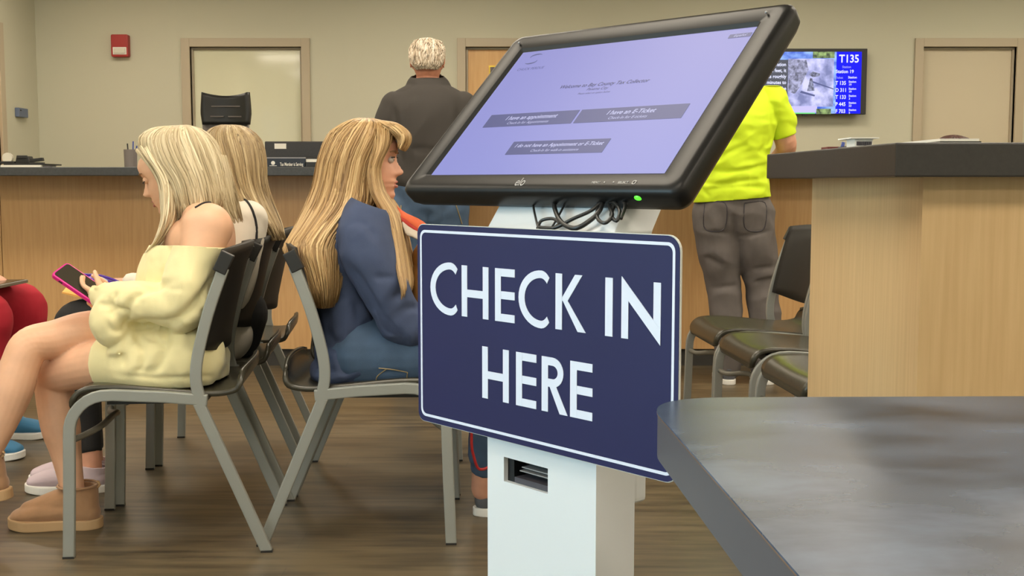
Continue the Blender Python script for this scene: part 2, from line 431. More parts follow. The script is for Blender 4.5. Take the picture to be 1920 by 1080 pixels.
def text_piece(s, size=1.0, shear=0, align='LEFT', bold=0, ext=.0):
    cu = bpy.data.curves.new('t', 'FONT'); cu.body = s; cu.size = size; cu.shear = shear; cu.align_x = align; cu.offset = bold; cu.extrude = ext
    cu.resolution_u = 3
    o = bpy.data.objects.new('t', cu); COL.objects.link(o)
    dg = bpy.context.evaluated_depsgraph_get(); me = bpy.data.meshes.new_from_object(o.evaluated_get(dg))
    v = [p.co.copy() for p in me.vertices]; f = [tuple(p.vertices) for p in me.polygons]
    bpy.data.objects.remove(o); bpy.data.meshes.remove(me)
    return v, f
def place(piece, o, u, v, n, off=0.0):
    return [Vector(o) + u * p.x + v * p.y + n * (p.z + off) for p in [Vector(q) for q in piece[0]]], piece[1]
DAYP = 175; SCR = 1.0; EXPO = 0.06
# ================================================================== ROOM
X0, X1, Y0, Y1, ZC = -3.8, 4.9, -3.4, 9.5, 2.75
struct(put('floor', box(X0 - .1, X1 + .1, Y0 - .1, Y1 + 1.6, -.05, 0), M['floor']))
struct(put('ceiling', box(X0 - .1, X1 + .1, Y0 - .1, Y1 + 1.6, ZC, ZC + .05), M['ceiling']))
def wall_with_holes(name, u0, u1, holes, mk):
    """a wall between u0 and u1 with rectangular openings (ua, ub, za, zb)"""
    P = []; cur = u0
    for ua, ub, za, zb in sorted(holes):
        P.append(mk(cur, ua, 0, ZC))
        if za > 0: P.append(mk(ua, ub, 0, za))
        P.append(mk(ua, ub, zb, ZC)); cur = ub
    P.append(mk(cur, u1, 0, ZC))
    return struct(put(name, P, M['wall']))
WX0, WX1 = at(356, 90, Y1).x, at(565, 90, Y1).x
D2 = (at(873, 90, Y1).x, at(873, 90, Y1).x + .92)
D3 = (at(1731, 88, Y1).x, at(1906, 88, Y1).x)
zt = at(960, 88, Y1).z
wall_with_holes('wall_back', X0, X1, [(WX0, WX1, .0, zt), (D2[0], D2[1], 0, zt), (D3[0], D3[1], 0, zt)], lambda a, b, c, d: box(a, b, Y1, Y1 + .12, c, d))
wall_with_holes('wall_left', Y0, Y1, [(-2.9, -1.0, .5, 2.5), (-.6, 1.3, .5, 2.5), (7.86, 8.78, 0, 2.13)], lambda a, b, c, d: box(X0 - .12, X0, a, b, c, d))
wall_with_holes('wall_right', Y0, Y1, [], lambda a, b, c, d: box(X1, X1 + .12, a, b, c, d))
wall_with_holes('wall_front', X0, X1, [(-3.6, -2.2, .5, 2.5)], lambda a, b, c, d: box(a, b, Y0 - .12, Y0, c, d))
struct(put('wall_office_back', box(X0 - .1, X1 + .1, Y1 + 1.5, Y1 + 1.6, 0, ZC), M['wall']))
# door frames in the back wall
def jamb(name, a, b, z, fw=.068, split=True):
    P = [box(a - fw, a, Y1 - .02, Y1 + .14, 0, z + fw), box(b, b + fw, Y1 - .02, Y1 + .14, 0, z + fw), box(a, b, Y1 - .02, Y1 + .14, z, z + fw),
         box(a, a + .018, Y1 + .03, Y1 + .1, 0, z - .018), box(b - .018, b, Y1 + .03, Y1 + .1, 0, z - .018), box(a, b, Y1 + .03, Y1 + .1, z - .018, z)]
    return P
w1 = struct(empty('window_1', ((WX0 + WX1) / 2, Y1, 0)))
put('window_frame', jamb('f', WX0, WX1, zt), M['frame'], w1, world=True, bevel=.003)
put('pane', box(WX0 + .018, WX1 - .018, Y1 + .05, Y1 + .056, 0, zt - .018), mat('pale_backed_glass', rgb(214, 212, 184), .07, spec=.6), w1, world=True)
put('blind', [box(WX0 + .02, WX1 - .02, Y1 + .09, Y1 + .1, .0, zt - .02)], M['blind'], w1, world=True)
d1 = struct(empty('door_1', ((D2[0] + D2[1]) / 2, Y1, 0)))
put('door_frame', jamb('f', D2[0], D2[1], zt), M['frame'], d1, world=True, bevel=.003)
lx = at(919, 122, Y1).x; lz = at(919, 122, Y1).z
put('door_leaf', box(D2[0] + .012, D2[1] - .012, Y1 + .05, Y1 + .09, .01, zt - .014), M['door_wood'], d1, world=True)
put('vision_panel', box(lx, lx + .12, Y1 + .044, Y1 + .05, lz - .7, lz - .012), M['dark_glass'], d1, world=True)
put('vision_trim', [box(lx - .012, lx + .13, Y1 + .038, Y1 + .05, lz - .012, lz), box(lx - .01, lx, Y1 + .038, Y1 + .05, lz - .7, lz - .012), box(lx + .12, lx + .13, Y1 + .038, Y1 + .05, lz - .7, lz - .012), box(lx - .01, lx + .13, Y1 + .038, Y1 + .05, lz - .712, lz - .7)], M['brass'], d1, world=True)
put('door_handle', tube([(D2[1] - .08, Y1 + .05, 1.0), (D2[1] - .08, Y1 - .01, 1.0), (D2[1] - .19, Y1 - .015, 1.0)], .01), M['steel'], d1, smooth=True, world=True)
d2 = struct(empty('door_2', ((D3[0] + D3[1]) / 2, Y1, 0)))
put('door_frame', jamb('f', D3[0], D3[1], zt), M['frame'], d2, world=True, bevel=.003)
put('door_leaf', box(D3[0] + .018, D3[1] - .018, Y1 + .05, Y1 + .09, .01, zt - .018), M['cream_panel'], d2, world=True)
put('door_handle', tube([(D3[1] - .08, Y1 + .05, 1.0), (D3[1] - .08, Y1 - .01, 1.0), (D3[1] - .19, Y1 - .015, 1.0)], .01), M['steel'], d2, smooth=True, world=True)
d3 = struct(empty('door_3', (X0, 8.32, 0)))
put('door_frame', [box(X0 - .14, X0 + .02, 7.79, 7.86, 0, 2.2), box(X0 - .14, X0 + .02, 8.78, 8.86, 0, 2.2), box(X0 - .14, X0 + .02, 7.86, 8.78, 2.13, 2.2)], M['frame'], d3, world=True, bevel=.003)
put('door_leaf', box(X0 - .09, X0 - .05, 7.87, 8.77, .01, 2.12), M['door_wood'], d3, world=True)
put('door_handle', tube([(X0 - .05, 8.69, 1.0), (X0 + .02, 8.69, 1.0), (X0 + .025, 8.58, 1.0)], .01), M['steel'], d3, smooth=True, world=True)
struct(put('baseboard_back', [box(X0, WX0 - .07, Y1 - .012, Y1, 0, .1), box(WX1 + .07, D2[0] - .07, Y1 - .012, Y1, 0, .1), box(D2[1] + .07, D3[0] - .07, Y1 - .012, Y1, 0, .1), box(D3[1] + .07, X1, Y1 - .012, Y1, 0, .1)], M['toe']))
struct(put('baseboard_left', [box(X0, X0 + .012, Y0, 7.79, 0, .1), box(X0, X0 + .012, 8.86, Y1 - .012, 0, .1)], M['toe']))
struct(put('baseboard_right', [box(X1 - .012, X1, Y0, Y1 - .012, 0, .1)], M['toe']))
# daylight windows near the camera (left wall and behind the camera)
def day_window(i, horiz, a, b):
    w = struct(empty('window_%d' % i, ((a + b) / 2, Y0, .5) if horiz else (X0, (a + b) / 2, .5)))
    mk = (lambda p, q, c, d, t=.0: box(p, q, Y0 - .1 + t, Y0 - .02 - t, c, d)) if horiz else (lambda p, q, c, d, t=.0: box(X0 - .1 + t, X0 - .02 - t, p, q, c, d))
    put('window_frame', [mk(a, a + .05, .5, 2.5), mk(b - .05, b, .5, 2.5), mk(a, b, .5, .55), mk(a, b, 2.45, 2.5), mk((a + b) / 2 - .02, (a + b) / 2 + .02, .55, 2.45)], M['frame'], w, world=True)
    put('pane', mk(a + .05, b - .05, .55, 2.45, .037), M['glass'], w, world=True)
day_window(2, False, -2.9, -1.0); day_window(3, False, -.6, 1.3); day_window(4, True, -3.6, -2.2)
def area(name, loc, rot, sx, sy, e, col):
    d = bpy.data.lights.new(name, 'AREA'); d.shape = 'RECTANGLE'; d.size = sx; d.size_y = sy; d.energy = e; d.color = col
    o = bpy.data.objects.new(name, d); COL.objects.link(o); o.location = loc; o.rotation_euler = rot
    return o
DAY = (.58, .81, 1.0)
area('daylight', (X0 - .2, -1.95, 1.5), (PI / 2, 0, -PI / 2), 1.8, 1.9, DAYP, DAY)
area('daylight', (X0 - .2, .35, 1.5), (PI / 2, 0, -PI / 2), 1.8, 1.9, DAYP, DAY)
area('daylight', (-2.9, Y0 - .2, 1.5), (PI / 2, 0, 0), 1.3, 1.9, DAYP * .22, DAY)
W = bpy.data.worlds.new('sky'); sc.world = W; W.use_nodes = True
W.node_tree.nodes['Background'].inputs[0].default_value = (.6, .75, 1, 1); W.node_tree.nodes['Background'].inputs[1].default_value = .6
# ceiling fixtures
for j, cy in enumerate((-2.2, .2, 2.6, 5.2, 7.9)):
    for i, cx in enumerate((-2.9, -.6, 1.9, 4.1)):
        t = thing('ceiling_light', 'white recessed troffer light glowing in the tiled ceiling', 'ceiling light', (cx, cy, ZC), group='recessed ceiling lights')
        put('light_frame', [box(-.64, .64, -.34, -.3, -.012, 0), box(-.64, .64, .3, .34, -.012, 0), box(-.64, -.6, -.3, .3, -.012, 0), box(.6, .64, -.3, .3, -.012, 0)], M['white_plastic'], t)
        put('diffuser', box(-.6, .6, -.3, .3, -.008, -.001), M['lamp'], t)

# ================================================================== BACK COUNTER
CY = 6.17; CT = 1.10
bc = thing('service_counter', 'long maple service counter with dark top across the back of the hall', 'counter', (0, CY, 0))
seams = [X0, at(5, 500, 6.45).x, -1.55, .1, 1.7, 3.3, X1]
for a, b in zip(seams[:-1], seams[1:]):
    put('front_panel', box(a + .002, b - .002, 6.45, 6.47, .1, CT - .045), M['maple'], bc, world=True)
put('counter_top', box(X0, X1, CY, 6.95, CT - .045, CT), M['counter'], bc, world=True, bevel=.004)
put('toe_kick', box(X0, X1, 6.5, 6.52, 0, .1), M['toe'], bc, world=True)
put('back_panel', box(X0, X1, 6.48, 6.5, 0.1, CT - .045), M['maple'], bc, world=True)
put('work_surface', box(X0 + .9, X1, 6.5, 7.15, .72, .75), M['counter'], bc, world=True)

# ================================================================== RIGHT COUNTER WITH PEDESTAL
rc = thing('high_counter', 'high maple counter with a thick dark top and glossy end panel behind the slate table', 'counter', (1.6, 2.5, 0))
RT = 1.09
put('counter_top', prism([(.676, 2.08), (3.4, 2.08), (3.4, 2.96), (.639, 2.96)], RT - .0605, RT), M['counter_brown'], rc, world=True, bevel=.003)
put('end_panel', box(.747, .767, 2.14, 2.93, 0, RT - .0605), M['maple_pale'], rc, world=True)
put('front_panel', box(.767, 3.4, 2.14, 2.16, 0, RT - .0605), M['maple_pale'], rc, world=True)
put('back_panel', box(.767, 3.4, 2.91, 2.93, 0, RT - .0605), M['maple_pale'], rc, world=True)

# ================================================================== TABLE IN FRONT
TZ = .765
tb = thing('writing_table', 'slate blue laminate table with rounded corner and dark edge band in the lower right corner', 'table', (.9, .75, 0))
def corner_table():
    pts = []
    # far edge slightly turned, left edge towards the camera
    A = Vector((.213, .2)); Cn = Vector((.157, 1.379)); B = Vector((1.5, 1.405))
    r = .105; n = 12
    P0 = Cn + (A - Cn).normalized() * r; P1 = Cn + (B - Cn).normalized() * r
    arc = []
    for i in range(n + 1):
        t = i / n; arc.append((P0 * (1 - t) ** 2 + Cn * 2 * t * (1 - t) + P1 * t * t))
    return [(p.x, p.y) for p in arc] + [(1.5, 1.405), (1.5, .2), (.213, .2)]
pl = corner_table()
put('table_top', prism(pl, TZ - .0018, TZ), M['table'], tb, world=True)
put('core_line', prism(pl, TZ - .0034, TZ - .0018), mat('brown_core_line', rgb(104, 78, 58), .5), tb, world=True)
def inset(pl, d, c=(.9, .8)): return [(x + (d if x < c[0] else -d), y + (d if y < c[1] else -d)) for x, y in pl]
put('edge_band', prism([(x, y) for x, y in inset(pl, .0008)], TZ - .052, TZ - .0034), mat('dark_edge_band', rgb(72, 70, 74), .42, spec=.4), tb, world=True)
put('table_apron', prism([(.35, .35), (1.35, .35), (1.35, 1.2), (.35, 1.2)], TZ - .1, TZ - .052), M['black'], tb, world=True)
for lx_, ly in ((.42, .42), (1.28, .42), (.42, 1.12), (1.28, 1.12)):
    put('leg', box(lx_ - .025, lx_ + .025, ly - .025, ly + .025, 0, TZ - .1), M['black'], tb, world=True, bevel=.003)

# ================================================================== KIOSK
yaw = .8556
KU = Vector((math.cos(yaw), -math.sin(yaw), 0)); KN = Vector((-math.sin(yaw), -math.cos(yaw), 0)); KZ = Vector((0, 0, 1))
SC = Vector((.02838, 1.618, .8018))
k = thing('checkin_kiosk', 'white metal check-in kiosk column carrying the big touchscreen and the navy sign', 'kiosk', (SC - KN * -.0 - KN * .06).xy.to_3d())
KO = Vector((SC.x, SC.y, 0)) - KN * .02         # front face plane of column, foot
cl, cr_, dp = -.126, .105, .075
ztop = .865
def kp(a, b, z): return KO + KU * a - KN * b + KZ * z
# front face with printer slot opening
sl = (-.0845, .0107, .582, .6185)
sec = [(-.122, .105)]
def slab(a0, a1, b0, b1, z0, z1): 
    v, f = box(a0, a1, b0, b1, z0, z1); return [kp(*p) for p in v], f
put('column', [slab(cl + .004, sl[0], 0, dp, .012, ztop), slab(sl[1], cr_, 0, dp, .012, ztop), slab(sl[0], sl[1], 0, dp, .012, sl[2]), slab(sl[0], sl[1], 0, dp, sl[3], ztop), slab(sl[0], sl[1], .055, dp, sl[2], sl[3])], M['white_metal'], k, world=True)
put('side_cover', slab(cr_, cr_ + .0015, .0, dp + .001, .012, ztop), M['white_metal'], k, world=True)
put('rear_box', slab(-.1, .104, dp, dp + .03, .572, .7), M['white_metal'], k, world=True, bevel=.008, seg=3)
put('base_plate', slab(cl - .05, cr_ + .05, -.06, dp + .12, 0, .012), M['white_metal'], k, world=True, bevel=.003)
pr = put('ticket_printer', [slab(sl[0] + .001, sl[1] - .001, .03, .05, sl[2] + .001, sl[3] - .001), slab(sl[0] + .0, sl[0] + .014, .008, .03, sl[2], sl[3])], M['bezel_in'], k, world=True)
put('metal_guide', [slab(sl[0] + .024, sl[1] - .001, .014, .03, sl[3] - .014, sl[3] - .0125), slab(sl[0] + .024, sl[1] - .001, .01, .03, sl[3] - .0185, sl[3] - .017), slab(sl[0] + .024, sl[1] - .001, .022, .03, sl[3] - .008, sl[3] - .0065)], M['silver'], pr, world=True)
put('printer_lip', [slab(sl[0] + .017, sl[1] - .001, .006, .03, sl[2] + .001, sl[2] + .009)], M['print'], pr, world=True)
# monitor (screen plane)
MC = Vector((.11009, 1.79927, 1.13724)); my, mt = .7964, .7878
MU = Vector((math.cos(my), -math.sin(my), 0)); mn0 = Vector((-math.sin(my), -math.cos(my), 0))
MV = KZ * math.sin(mt) - mn0 * math.cos(mt); MN = MU.cross(MV).normalized()
if MN.dot(mn0) < 0: MN = -MN
def mp_(a, b, c=0): return MC + MU * a + MV * b + MN * c
# neck leaning back up to the monitor mount
def kq(px, py, off): # point on the plane parallel to the kiosk front, off metres in front of it
    o = Vector((0, 0, CAM_H)); d = at(px, py, 1) - o; c0 = KO + KN * off; t = (c0 - o).dot(KN) / d.dot(KN); return o + d * t
n0 = [kp(cl + .004, 0, .865), kp(cr_, 0, .865), kp(cr_, dp, .865), kp(cl + .004, dp, .865)]
a1, b1 = kq(912, 430, -.020), kq(1152, 436, -.020)
n1_ = [a1, b1, b1 - KN * dp, a1 - KN * dp]
a2, b2 = kq(940, 378, -.062), kq(1172, 385, -.062)
n2_ = [a2, b2, b2 - KN * .078, a2 - KN * .078]
n3_ = [q + (q - w_q) * .35 for q, w_q in zip(n2_, n1_)]
P_ = [n0, n1_, n2_, n3_]; Vn = [p for r in P_ for p in r]; Fn = [(0, 1, 2, 3), (15, 14, 13, 12)]
for r in range(3):
    for q in range(4): Fn.append((r * 4 + q, (r + 1) * 4 + q, (r + 1) * 4 + (q + 1) % 4, r * 4 + (q + 1) % 4))
put('neck', (Vn, Fn), M['white_metal'], k, world=True, bevel=.002)
# sign
sg = thing('checkin_sign', 'navy blue sign reading CHECK IN HERE in white capitals on the kiosk front', 'sign', SC)
def sp(piece, z0): return place(piece, SC, KU, KZ, KN, z0)
bd = [(x, y) for x, y in rrect(-.268, .267, -.1535, .1545, .014, rs=(.02, .014, .014, .02))]
put('sign_board', sp(prism(bd, -.004, -.001), 0), M['sign_edge'], sg, world=True)
put('mounting_pad', sp(box(-.1, .08, -.12, .1, -.0198, -.004), 0), M['black'], sg, world=True)
put('sign_face', sp(prism(rrect(-.267, .266, -.1525, .1535, .014, rs=(.02, .014, .014, .02)), -.001, .0), 0), M['navy'], sg, world=True)
def ring(o, i, z0, z1):
    n = len(o); v = [(x, y, z) for z in (z0, z1) for P in (o, i) for x, y in P]; f = []
    for q in range(n):
        r_ = (q + 1) % n
        f += [(q, n + q, n + r_, r_), (2 * n + q, 2 * n + r_, 3 * n + r_, 3 * n + q), (q, r_, 2 * n + r_, 2 * n + q), (n + q, 3 * n + q, 3 * n + r_, n + r_)]
    return v, f
put('border_line', sp(ring(rrect(-.2595, .2595, -.1445, .1455, .012, 8), rrect(-.2555, .2555, -.1405, .1415, .009, 8), 0, .0006), 0), M['sign_white'], sg, world=True)
def quad(*p): return prism(p, 0, .0007)
def arcC(x0, x1, y0, y1, w):
    cx = x1 - .004 + (0); cy = (y0 + y1) / 2; ra = cx - x0; rb = (y1 - y0) / 2; o = []; i_ = []
    # geometric C: most of an ellipse, open to the right
    cx = x0 + ra * .78; ra = cx - x0
    a0 = 50; n = 28
    for q in range(n + 1):
        a = R(a0 + (360 - 2 * a0) * q / n); o.append((cx + ra * math.cos(a) * 1.0, cy + rb * math.sin(a)))
        i_.append((cx + (ra - w) * math.cos(a), cy + (rb - w * .82) * math.sin(a)))
    # push terminals to x1
    P = o + i_[::-1]
    v = []; f = []
    n1 = n + 1
    V = [(x, y, z) for z in (0, .0007) for x, y in o + i_]
    xo = o[0][0]
    def st(x, y): return (x if x < cx else cx + (x - cx) * (x1 - cx) / (xo - cx), y)
    V = [(*st(x, y), z) for x, y, z in V]
    for q in range(n):
        f += [(q, q + 1, n1 + q + 1, n1 + q), (2 * n1 + q, 3 * n1 + q, 3 * n1 + q + 1, 2 * n1 + q + 1), (q, 2 * n1 + q, 2 * n1 + q + 1, q + 1), (n1 + q, n1 + q + 1, 3 * n1 + q + 1, 3 * n1 + q)]
    f += [(0, n1, 3 * n1, 2 * n1), (n, 2 * n1 + n, 3 * n1 + n, n1 + n)]
    return V, f
def bar(x0, x1, y0, y1): return quad((x0, y0), (x1, y0), (x1, y1), (x0, y1))
w_ = .0128; h_ = .0112
def H_(x0, x1, y0, y1): m = (y0 + y1) / 2 - .003; return [bar(x0, x0 + w_, y0, y1), bar(x1 - w_, x1, y0, y1), bar(x0 + w_, x1 - w_, m - h_ / 2, m + h_ / 2)]
def E_(x0, x1, y0, y1): m = (y0 + y1) / 2; return [bar(x0, x0 + w_, y0, y1), bar(x0 + w_, x1, y1 - h_, y1), bar(x0 + w_, x1, m - h_ / 2, m + h_ / 2), bar(x0 + w_, x1, y0, y0 + h_)]
ya, yb = .0200, .0960
Lt = [arcC(-.2335, -.1665, .0185, .0985, w_)] + H_(-.1565, -.0945, ya, yb) + E_(-.0795, -.0370, ya, yb) + [arcC(-.0285, .0350, .0180, .0980, w_)]
Lt += [bar(.0475, .0475 + w_, ya, yb), quad((.0603, .0600), (.0603, .0640), (.0850, yb), (.0990, yb), (.0710, .0600)), quad((.0603, .0600), (.0710, .0600), (.1055, ya), (.0905, ya), (.0620, .0590))]
Lt += [bar(.1415, .1548, ya, yb)]
Lt += [quad((.1705, ya), (.1825, ya), (.1825, .0880), (.1705, .0993)), quad((.1825, .0686), (.2370, .0170), (.2370, .0365), (.1825, .0880)), quad((.2250, .0479), (.2370, .0365), (.2370, .0950), (.2250, .0950))]
yc, yd = -.0962, -.0200
Lt += H_(-.1090, -.0495, yc, yd) + E_(-.0337, .0088, yc, yd) + E_(.0768, .1190, yc, yd)
Lt += [bar(.0200, .0200 + w_, yc, yd)]
def bowl(x0, cx, cy, rx, ry, w):
    o = [(x0, cy + ry)] + [(cx + rx * math.cos(R(90 - 180 * q / 14)), cy + ry * math.sin(R(90 - 180 * q / 14))) for q in range(15)] + [(x0, cy - ry)]
    i_ = [(x0, cy + ry - w)] + [(cx + (rx - w) * math.cos(R(90 - 180 * q / 14)), cy + (ry - w) * math.sin(R(90 - 180 * q / 14))) for q in range(15)] + [(x0, cy - ry + w)]
    n1 = len(o); V = [(x, y, z) for z in (0, .0007) for x, y in o + i_]; f = []
    for q in range(n1 - 1): f += [(q, q + 1, n1 + q + 1, n1 + q), (2 * n1 + q, 3 * n1 + q, 3 * n1 + q + 1, 2 * n1 + q + 1), (q, 2 * n1 + q, 2 * n1 + q + 1, q + 1), (n1 + q, n1 + q + 1, 3 * n1 + q + 1, 3 * n1 + q)]
    return V, f
Lt += [bowl(.0320, .0420, -.0405, .0215, .0205, .0112), quad((.0335, -.0560), (.0470, -.0560), (.0720, yc), (.0565, yc))]
put('lettering', [([q * (1 + 0) for q in sp(p, .00006 * (i_ % 5))[0]], p[1]) for i_, p in enumerate(Lt)], M['sign_white'], sg, world=True)

# touchscreen monitor
mo = thing('touchscreen_monitor', 'large black touchscreen monitor with a lavender welcome page on top of the kiosk', 'monitor', MC)
BW, BH = .237, .148                              # half size of the lit screen
def mpl(piece, off=0): return place(piece, MC, MU, MV, MN, off)
so = rrect(-BW - .036, BW + .052, -BH - .044, BH + .038, .017, 8)
si = rrect(-BW - .006, BW + .006, -BH - .006, BH + .006, .004, 8)
# layered housing: outer rounded shell + recessed inner lip
def loft(rings):
    n = len(rings[0]); V = [p for r in rings for p in r]; f = []
    for a in range(len(rings) - 1):
        for q in range(n):
            r_ = (q + 1) % n; f.append((a * n + q, a * n + r_, (a + 1) * n + r_, (a + 1) * n + q))
    return V, f
def sc_ring(rg, dx, dy, z):
    return [(x + (dx if x < 0 else -dx), y + (dy if y < 0 else -dy), z) for x, y in rg]
body = loft([[(x, y, .004) for x, y in si], sc_ring(so, .012, .014, .0105), sc_ring(so, .0045, .0055, .0085), sc_ring(so, .001, .001, .004), sc_ring(so, 0, 0, -.003), sc_ring(so, .001, .001, -.02), sc_ring(so, .008, .006, -.03), sc_ring(so, .05, .04, -.045), sc_ring(so, .09, .07, -.05)])
nn = len(si); lastr = list(range(8 * nn, 9 * nn)); body[1].append(tuple(lastr[::-1]))
hs = put('housing', mpl(body), M['bezel'], mo, smooth=True, world=True)
put('inner_bezel', mpl(loft([[(x, y, .0042) for x, y in si], [(x, y, -.0005) for x, y in rrect(-BW, BW, -BH, BH, .001, 8)], [(x, y, -.006) for x, y in rrect(-BW, BW, -BH, BH, .001, 8)]])), M['bezel_in'], mo, world=True)
def screen_mat():
    m = bpy.data.materials.new('lavender_screen'); m.use_nodes = True
    nt = m.node_tree; N = nt.nodes; L = nt.links; bs = N['Principled BSDF']
    bs.inputs['Base Color'].default_value = (.01, .01, .015, 1); bs.inputs['Roughness'].default_value = .3; bs.inputs['Specular IOR Level'].default_value = .06
    tc = N.new('ShaderNodeTexCoord'); sx = N.new('ShaderNodeSeparateXYZ'); L.new(tc.outputs['Object'], sx.inputs[0])
    mr = N.new('ShaderNodeMapRange'); mr.inputs['From Min'].default_value = .95; mr.inputs['From Max'].default_value = 1.28
    L.new(sx.outputs['Z'], mr.inputs['Value']); cr = N.new('ShaderNodeValToRGB')
    cr.color_ramp.elements[0].color = rgb(146, 150, 214); cr.color_ramp.elements[1].color = rgb(138, 138, 200)
    L.new(mr.outputs[0], cr.inputs['Fac']); L.new(cr.outputs['Color'], bs.inputs['Emission Color']); bs.inputs['Emission Strength'].default_value = SCR
    return m
scr = put('screen', mpl(box(-BW, BW, -BH, BH, -.004, -.0006)), screen_mat(), mo, world=True)
btn = emis('button_blue_grey', rgb(88, 92, 138), SCR); wtx = emis('screen_white_text', rgb(190, 192, 232), SCR); dtx = emis('screen_dark_text', rgb(62, 62, 92), SCR)
# monitor page in millimetre-true places: convert pixels of the photograph to the screen plane
def su(px, py):
    o = Vector((0, 0, CAM_H)); d = at(px, py, 1) - o; t = (MC - o).dot(MN) / d.dot(MN); p = o + d * t - MC
    return p.dot(MU), p.dot(MV)
bx1a, bx1b = su(905, 238), su(1088, 205); bx2a, bx2b = su(1073, 232), su(1294, 194); bx3a, bx3b = su(946, 290), su(1146, 259)
yb0, yb1 = (bx1a[1] + bx2a[1]) / 2, (bx1b[1] + bx2b[1]) / 2
btns = [(bx1a[0], bx1b[0], yb0, yb1), (bx2a[0], bx2b[0], yb0, yb1), (bx3a[0], bx3b[0], bx3a[1], bx3b[1])]
e1, e2 = su(1364, 72), su(1422, 58)
btns.append((e1[0], BW - .002, e1[1], e2[1] - .001))
for b in btns:
    put('button_graphic', mpl(prism(rrect(b[0], b[1], b[2], b[3], .001, 2), -.0006, -.0003)), btn, scr, world=True)
def txt(s, x, y, size, m, al='CENTER', shear=.3, bold=.0, par=scr, nm='screen_text'):
    t = text_piece(s, size, shear, al, bold)
    return put(nm, mpl(([(p.x + x, p.y + y, 0) for p in t[0]], t[1]), -.0002), m, par, world=True)
c1 = (btns[0][0] + btns[0][1]) / 2; c2 = (btns[1][0] + btns[1][1]) / 2; c3 = (btns[2][0] + btns[2][1]) / 2; hb = yb1 - yb0
txt('I have an appointment', c1, yb0 + hb * .52, .0125, wtx, bold=.0002); txt('Check-In for Appointments', c1, yb0 + hb * .17, .0082, wtx)
txt('I have an E-Ticket', c2, yb0 + hb * .52, .0125, wtx, bold=.0002); txt('Check-In for E-tickets', c2, yb0 + hb * .17, .0082, wtx)
y3 = btns[2][2]; txt('I do not have an Appointment or E-Ticket', c3, y3 + hb * .54, .0105, wtx, bold=.0002); txt('Check-In for walk-in assistance', c3, y3 + hb * .18, .0078, wtx)
tw = su(1128, 160); txt('Welcome to Bay County Tax Collector', tw[0], tw[1], .0112, dtx, bold=.0001)
tw = su(1118, 168); txt('Panama City', tw[0], tw[1], .0085, dtx); tw = su(1112, 175); txt('Please select an option below', tw[0], tw[1], .0055, dtx)
tw = su(988, 131); txt('CHUCK PERDUE', tw[0] + .006, tw[1], .0085, btn, shear=.1)
txt('Español', (btns[3][0] + btns[3][1]) / 2, (btns[3][2] + btns[3][3]) / 2 - .002, .007, wtx)
# swoosh logo: two interlocked curved bands
lc = su(1000, 111)
def swoosh(cx, cy, s, flip):
    o = []; i_ = []
    for q in range(15):
        a = R(200 - 170 * q / 14); w = .3 * math.sin(PI * (q + .5) / 15)
        o.append((math.cos(a), .62 * math.sin(a) + .1)); i_.append((math.cos(a) * (1 - w), .62 * math.sin(a) * (1 - w * 1.6) + .1))
    P = o + i_[::-1]; P = [((-x if flip else x) * s + cx, (-y if flip else y) * s * .8 + cy) for x, y in P]
    n1 = 15; V = [(x, y, z) for z in (-.0006, -.0003) for x, y in P]; f = []; m = 2 * n1
    for q in range(n1 - 1): f += [(q, q + 1, m - 2 - q, m - 1 - q), (m + q, m + m - 1 - q, m + m - 2 - q, m + q + 1)]
    return V, f
put('swoosh_logo', [mpl(swoosh(lc[0] + .002, lc[1] + .006, .014, False)), mpl(swoosh(lc[0] - .002, lc[1] - .004, .014, True))], btn, scr, world=True)
# marks on the housing
b0 = -BH - .029
def raised(s, x, y, size, m, nm, shear=0, bold=0, ws=1, hs=1): 
    t = text_piece(s, size, shear, 'CENTER', bold, ext=.0004)
    return put(nm, mpl(([(p.x * ws + x, p.y * hs + y, p.z) for p in t[0]], t[1]), .0102), m, mo, world=True)
lg = raised('elo', -.006, b0 - .005, .0185, M['silver'], 'maker_logo', bold=0, ws=.84, hs=1.25, shear=.1)
raised('MENU', .140, b0 - .0005, .0055, M['silver'], 'button_marking'); raised('SELECT', .189, b0 - .0005, .0055, M['silver'], 'button_marking')
put('button_marking', [mpl(prism([(x + .0016 * math.cos(q), b0 + .0016 + .0016 * math.sin(q)) for q in (R(90), R(210), R(330))], .0102, .0108)) for x in (.156, .172)], M['silver'], mo, world=True)
put('power_mark', mpl(ring(rrect(.205, .211, b0 - .002, b0 + .005, .002, 4), rrect(.2058, .2102, b0 - .0012, b0 + .0042, .0015, 4), .0102, .0108)), M['silver'], mo, world=True)
put('status_light', xform(mpl(ball((.216, -BH - .0425, -.003), (.0065, .0035, .0045))), lambda p: p), M['green_led'], mo, smooth=True, world=True)
for cx, cy in ((-BW - .012, BH + .014), (BW + .012, BH + .016)):
    put('screw', mpl(ball((cx, cy, .0105), .0022, 8, 6)), M['silver'], mo, smooth=True, world=True)
put('mount', mpl(box(-.08, .09, -.12, .02, -.075, -.048)), M['black'], mo, world=True)

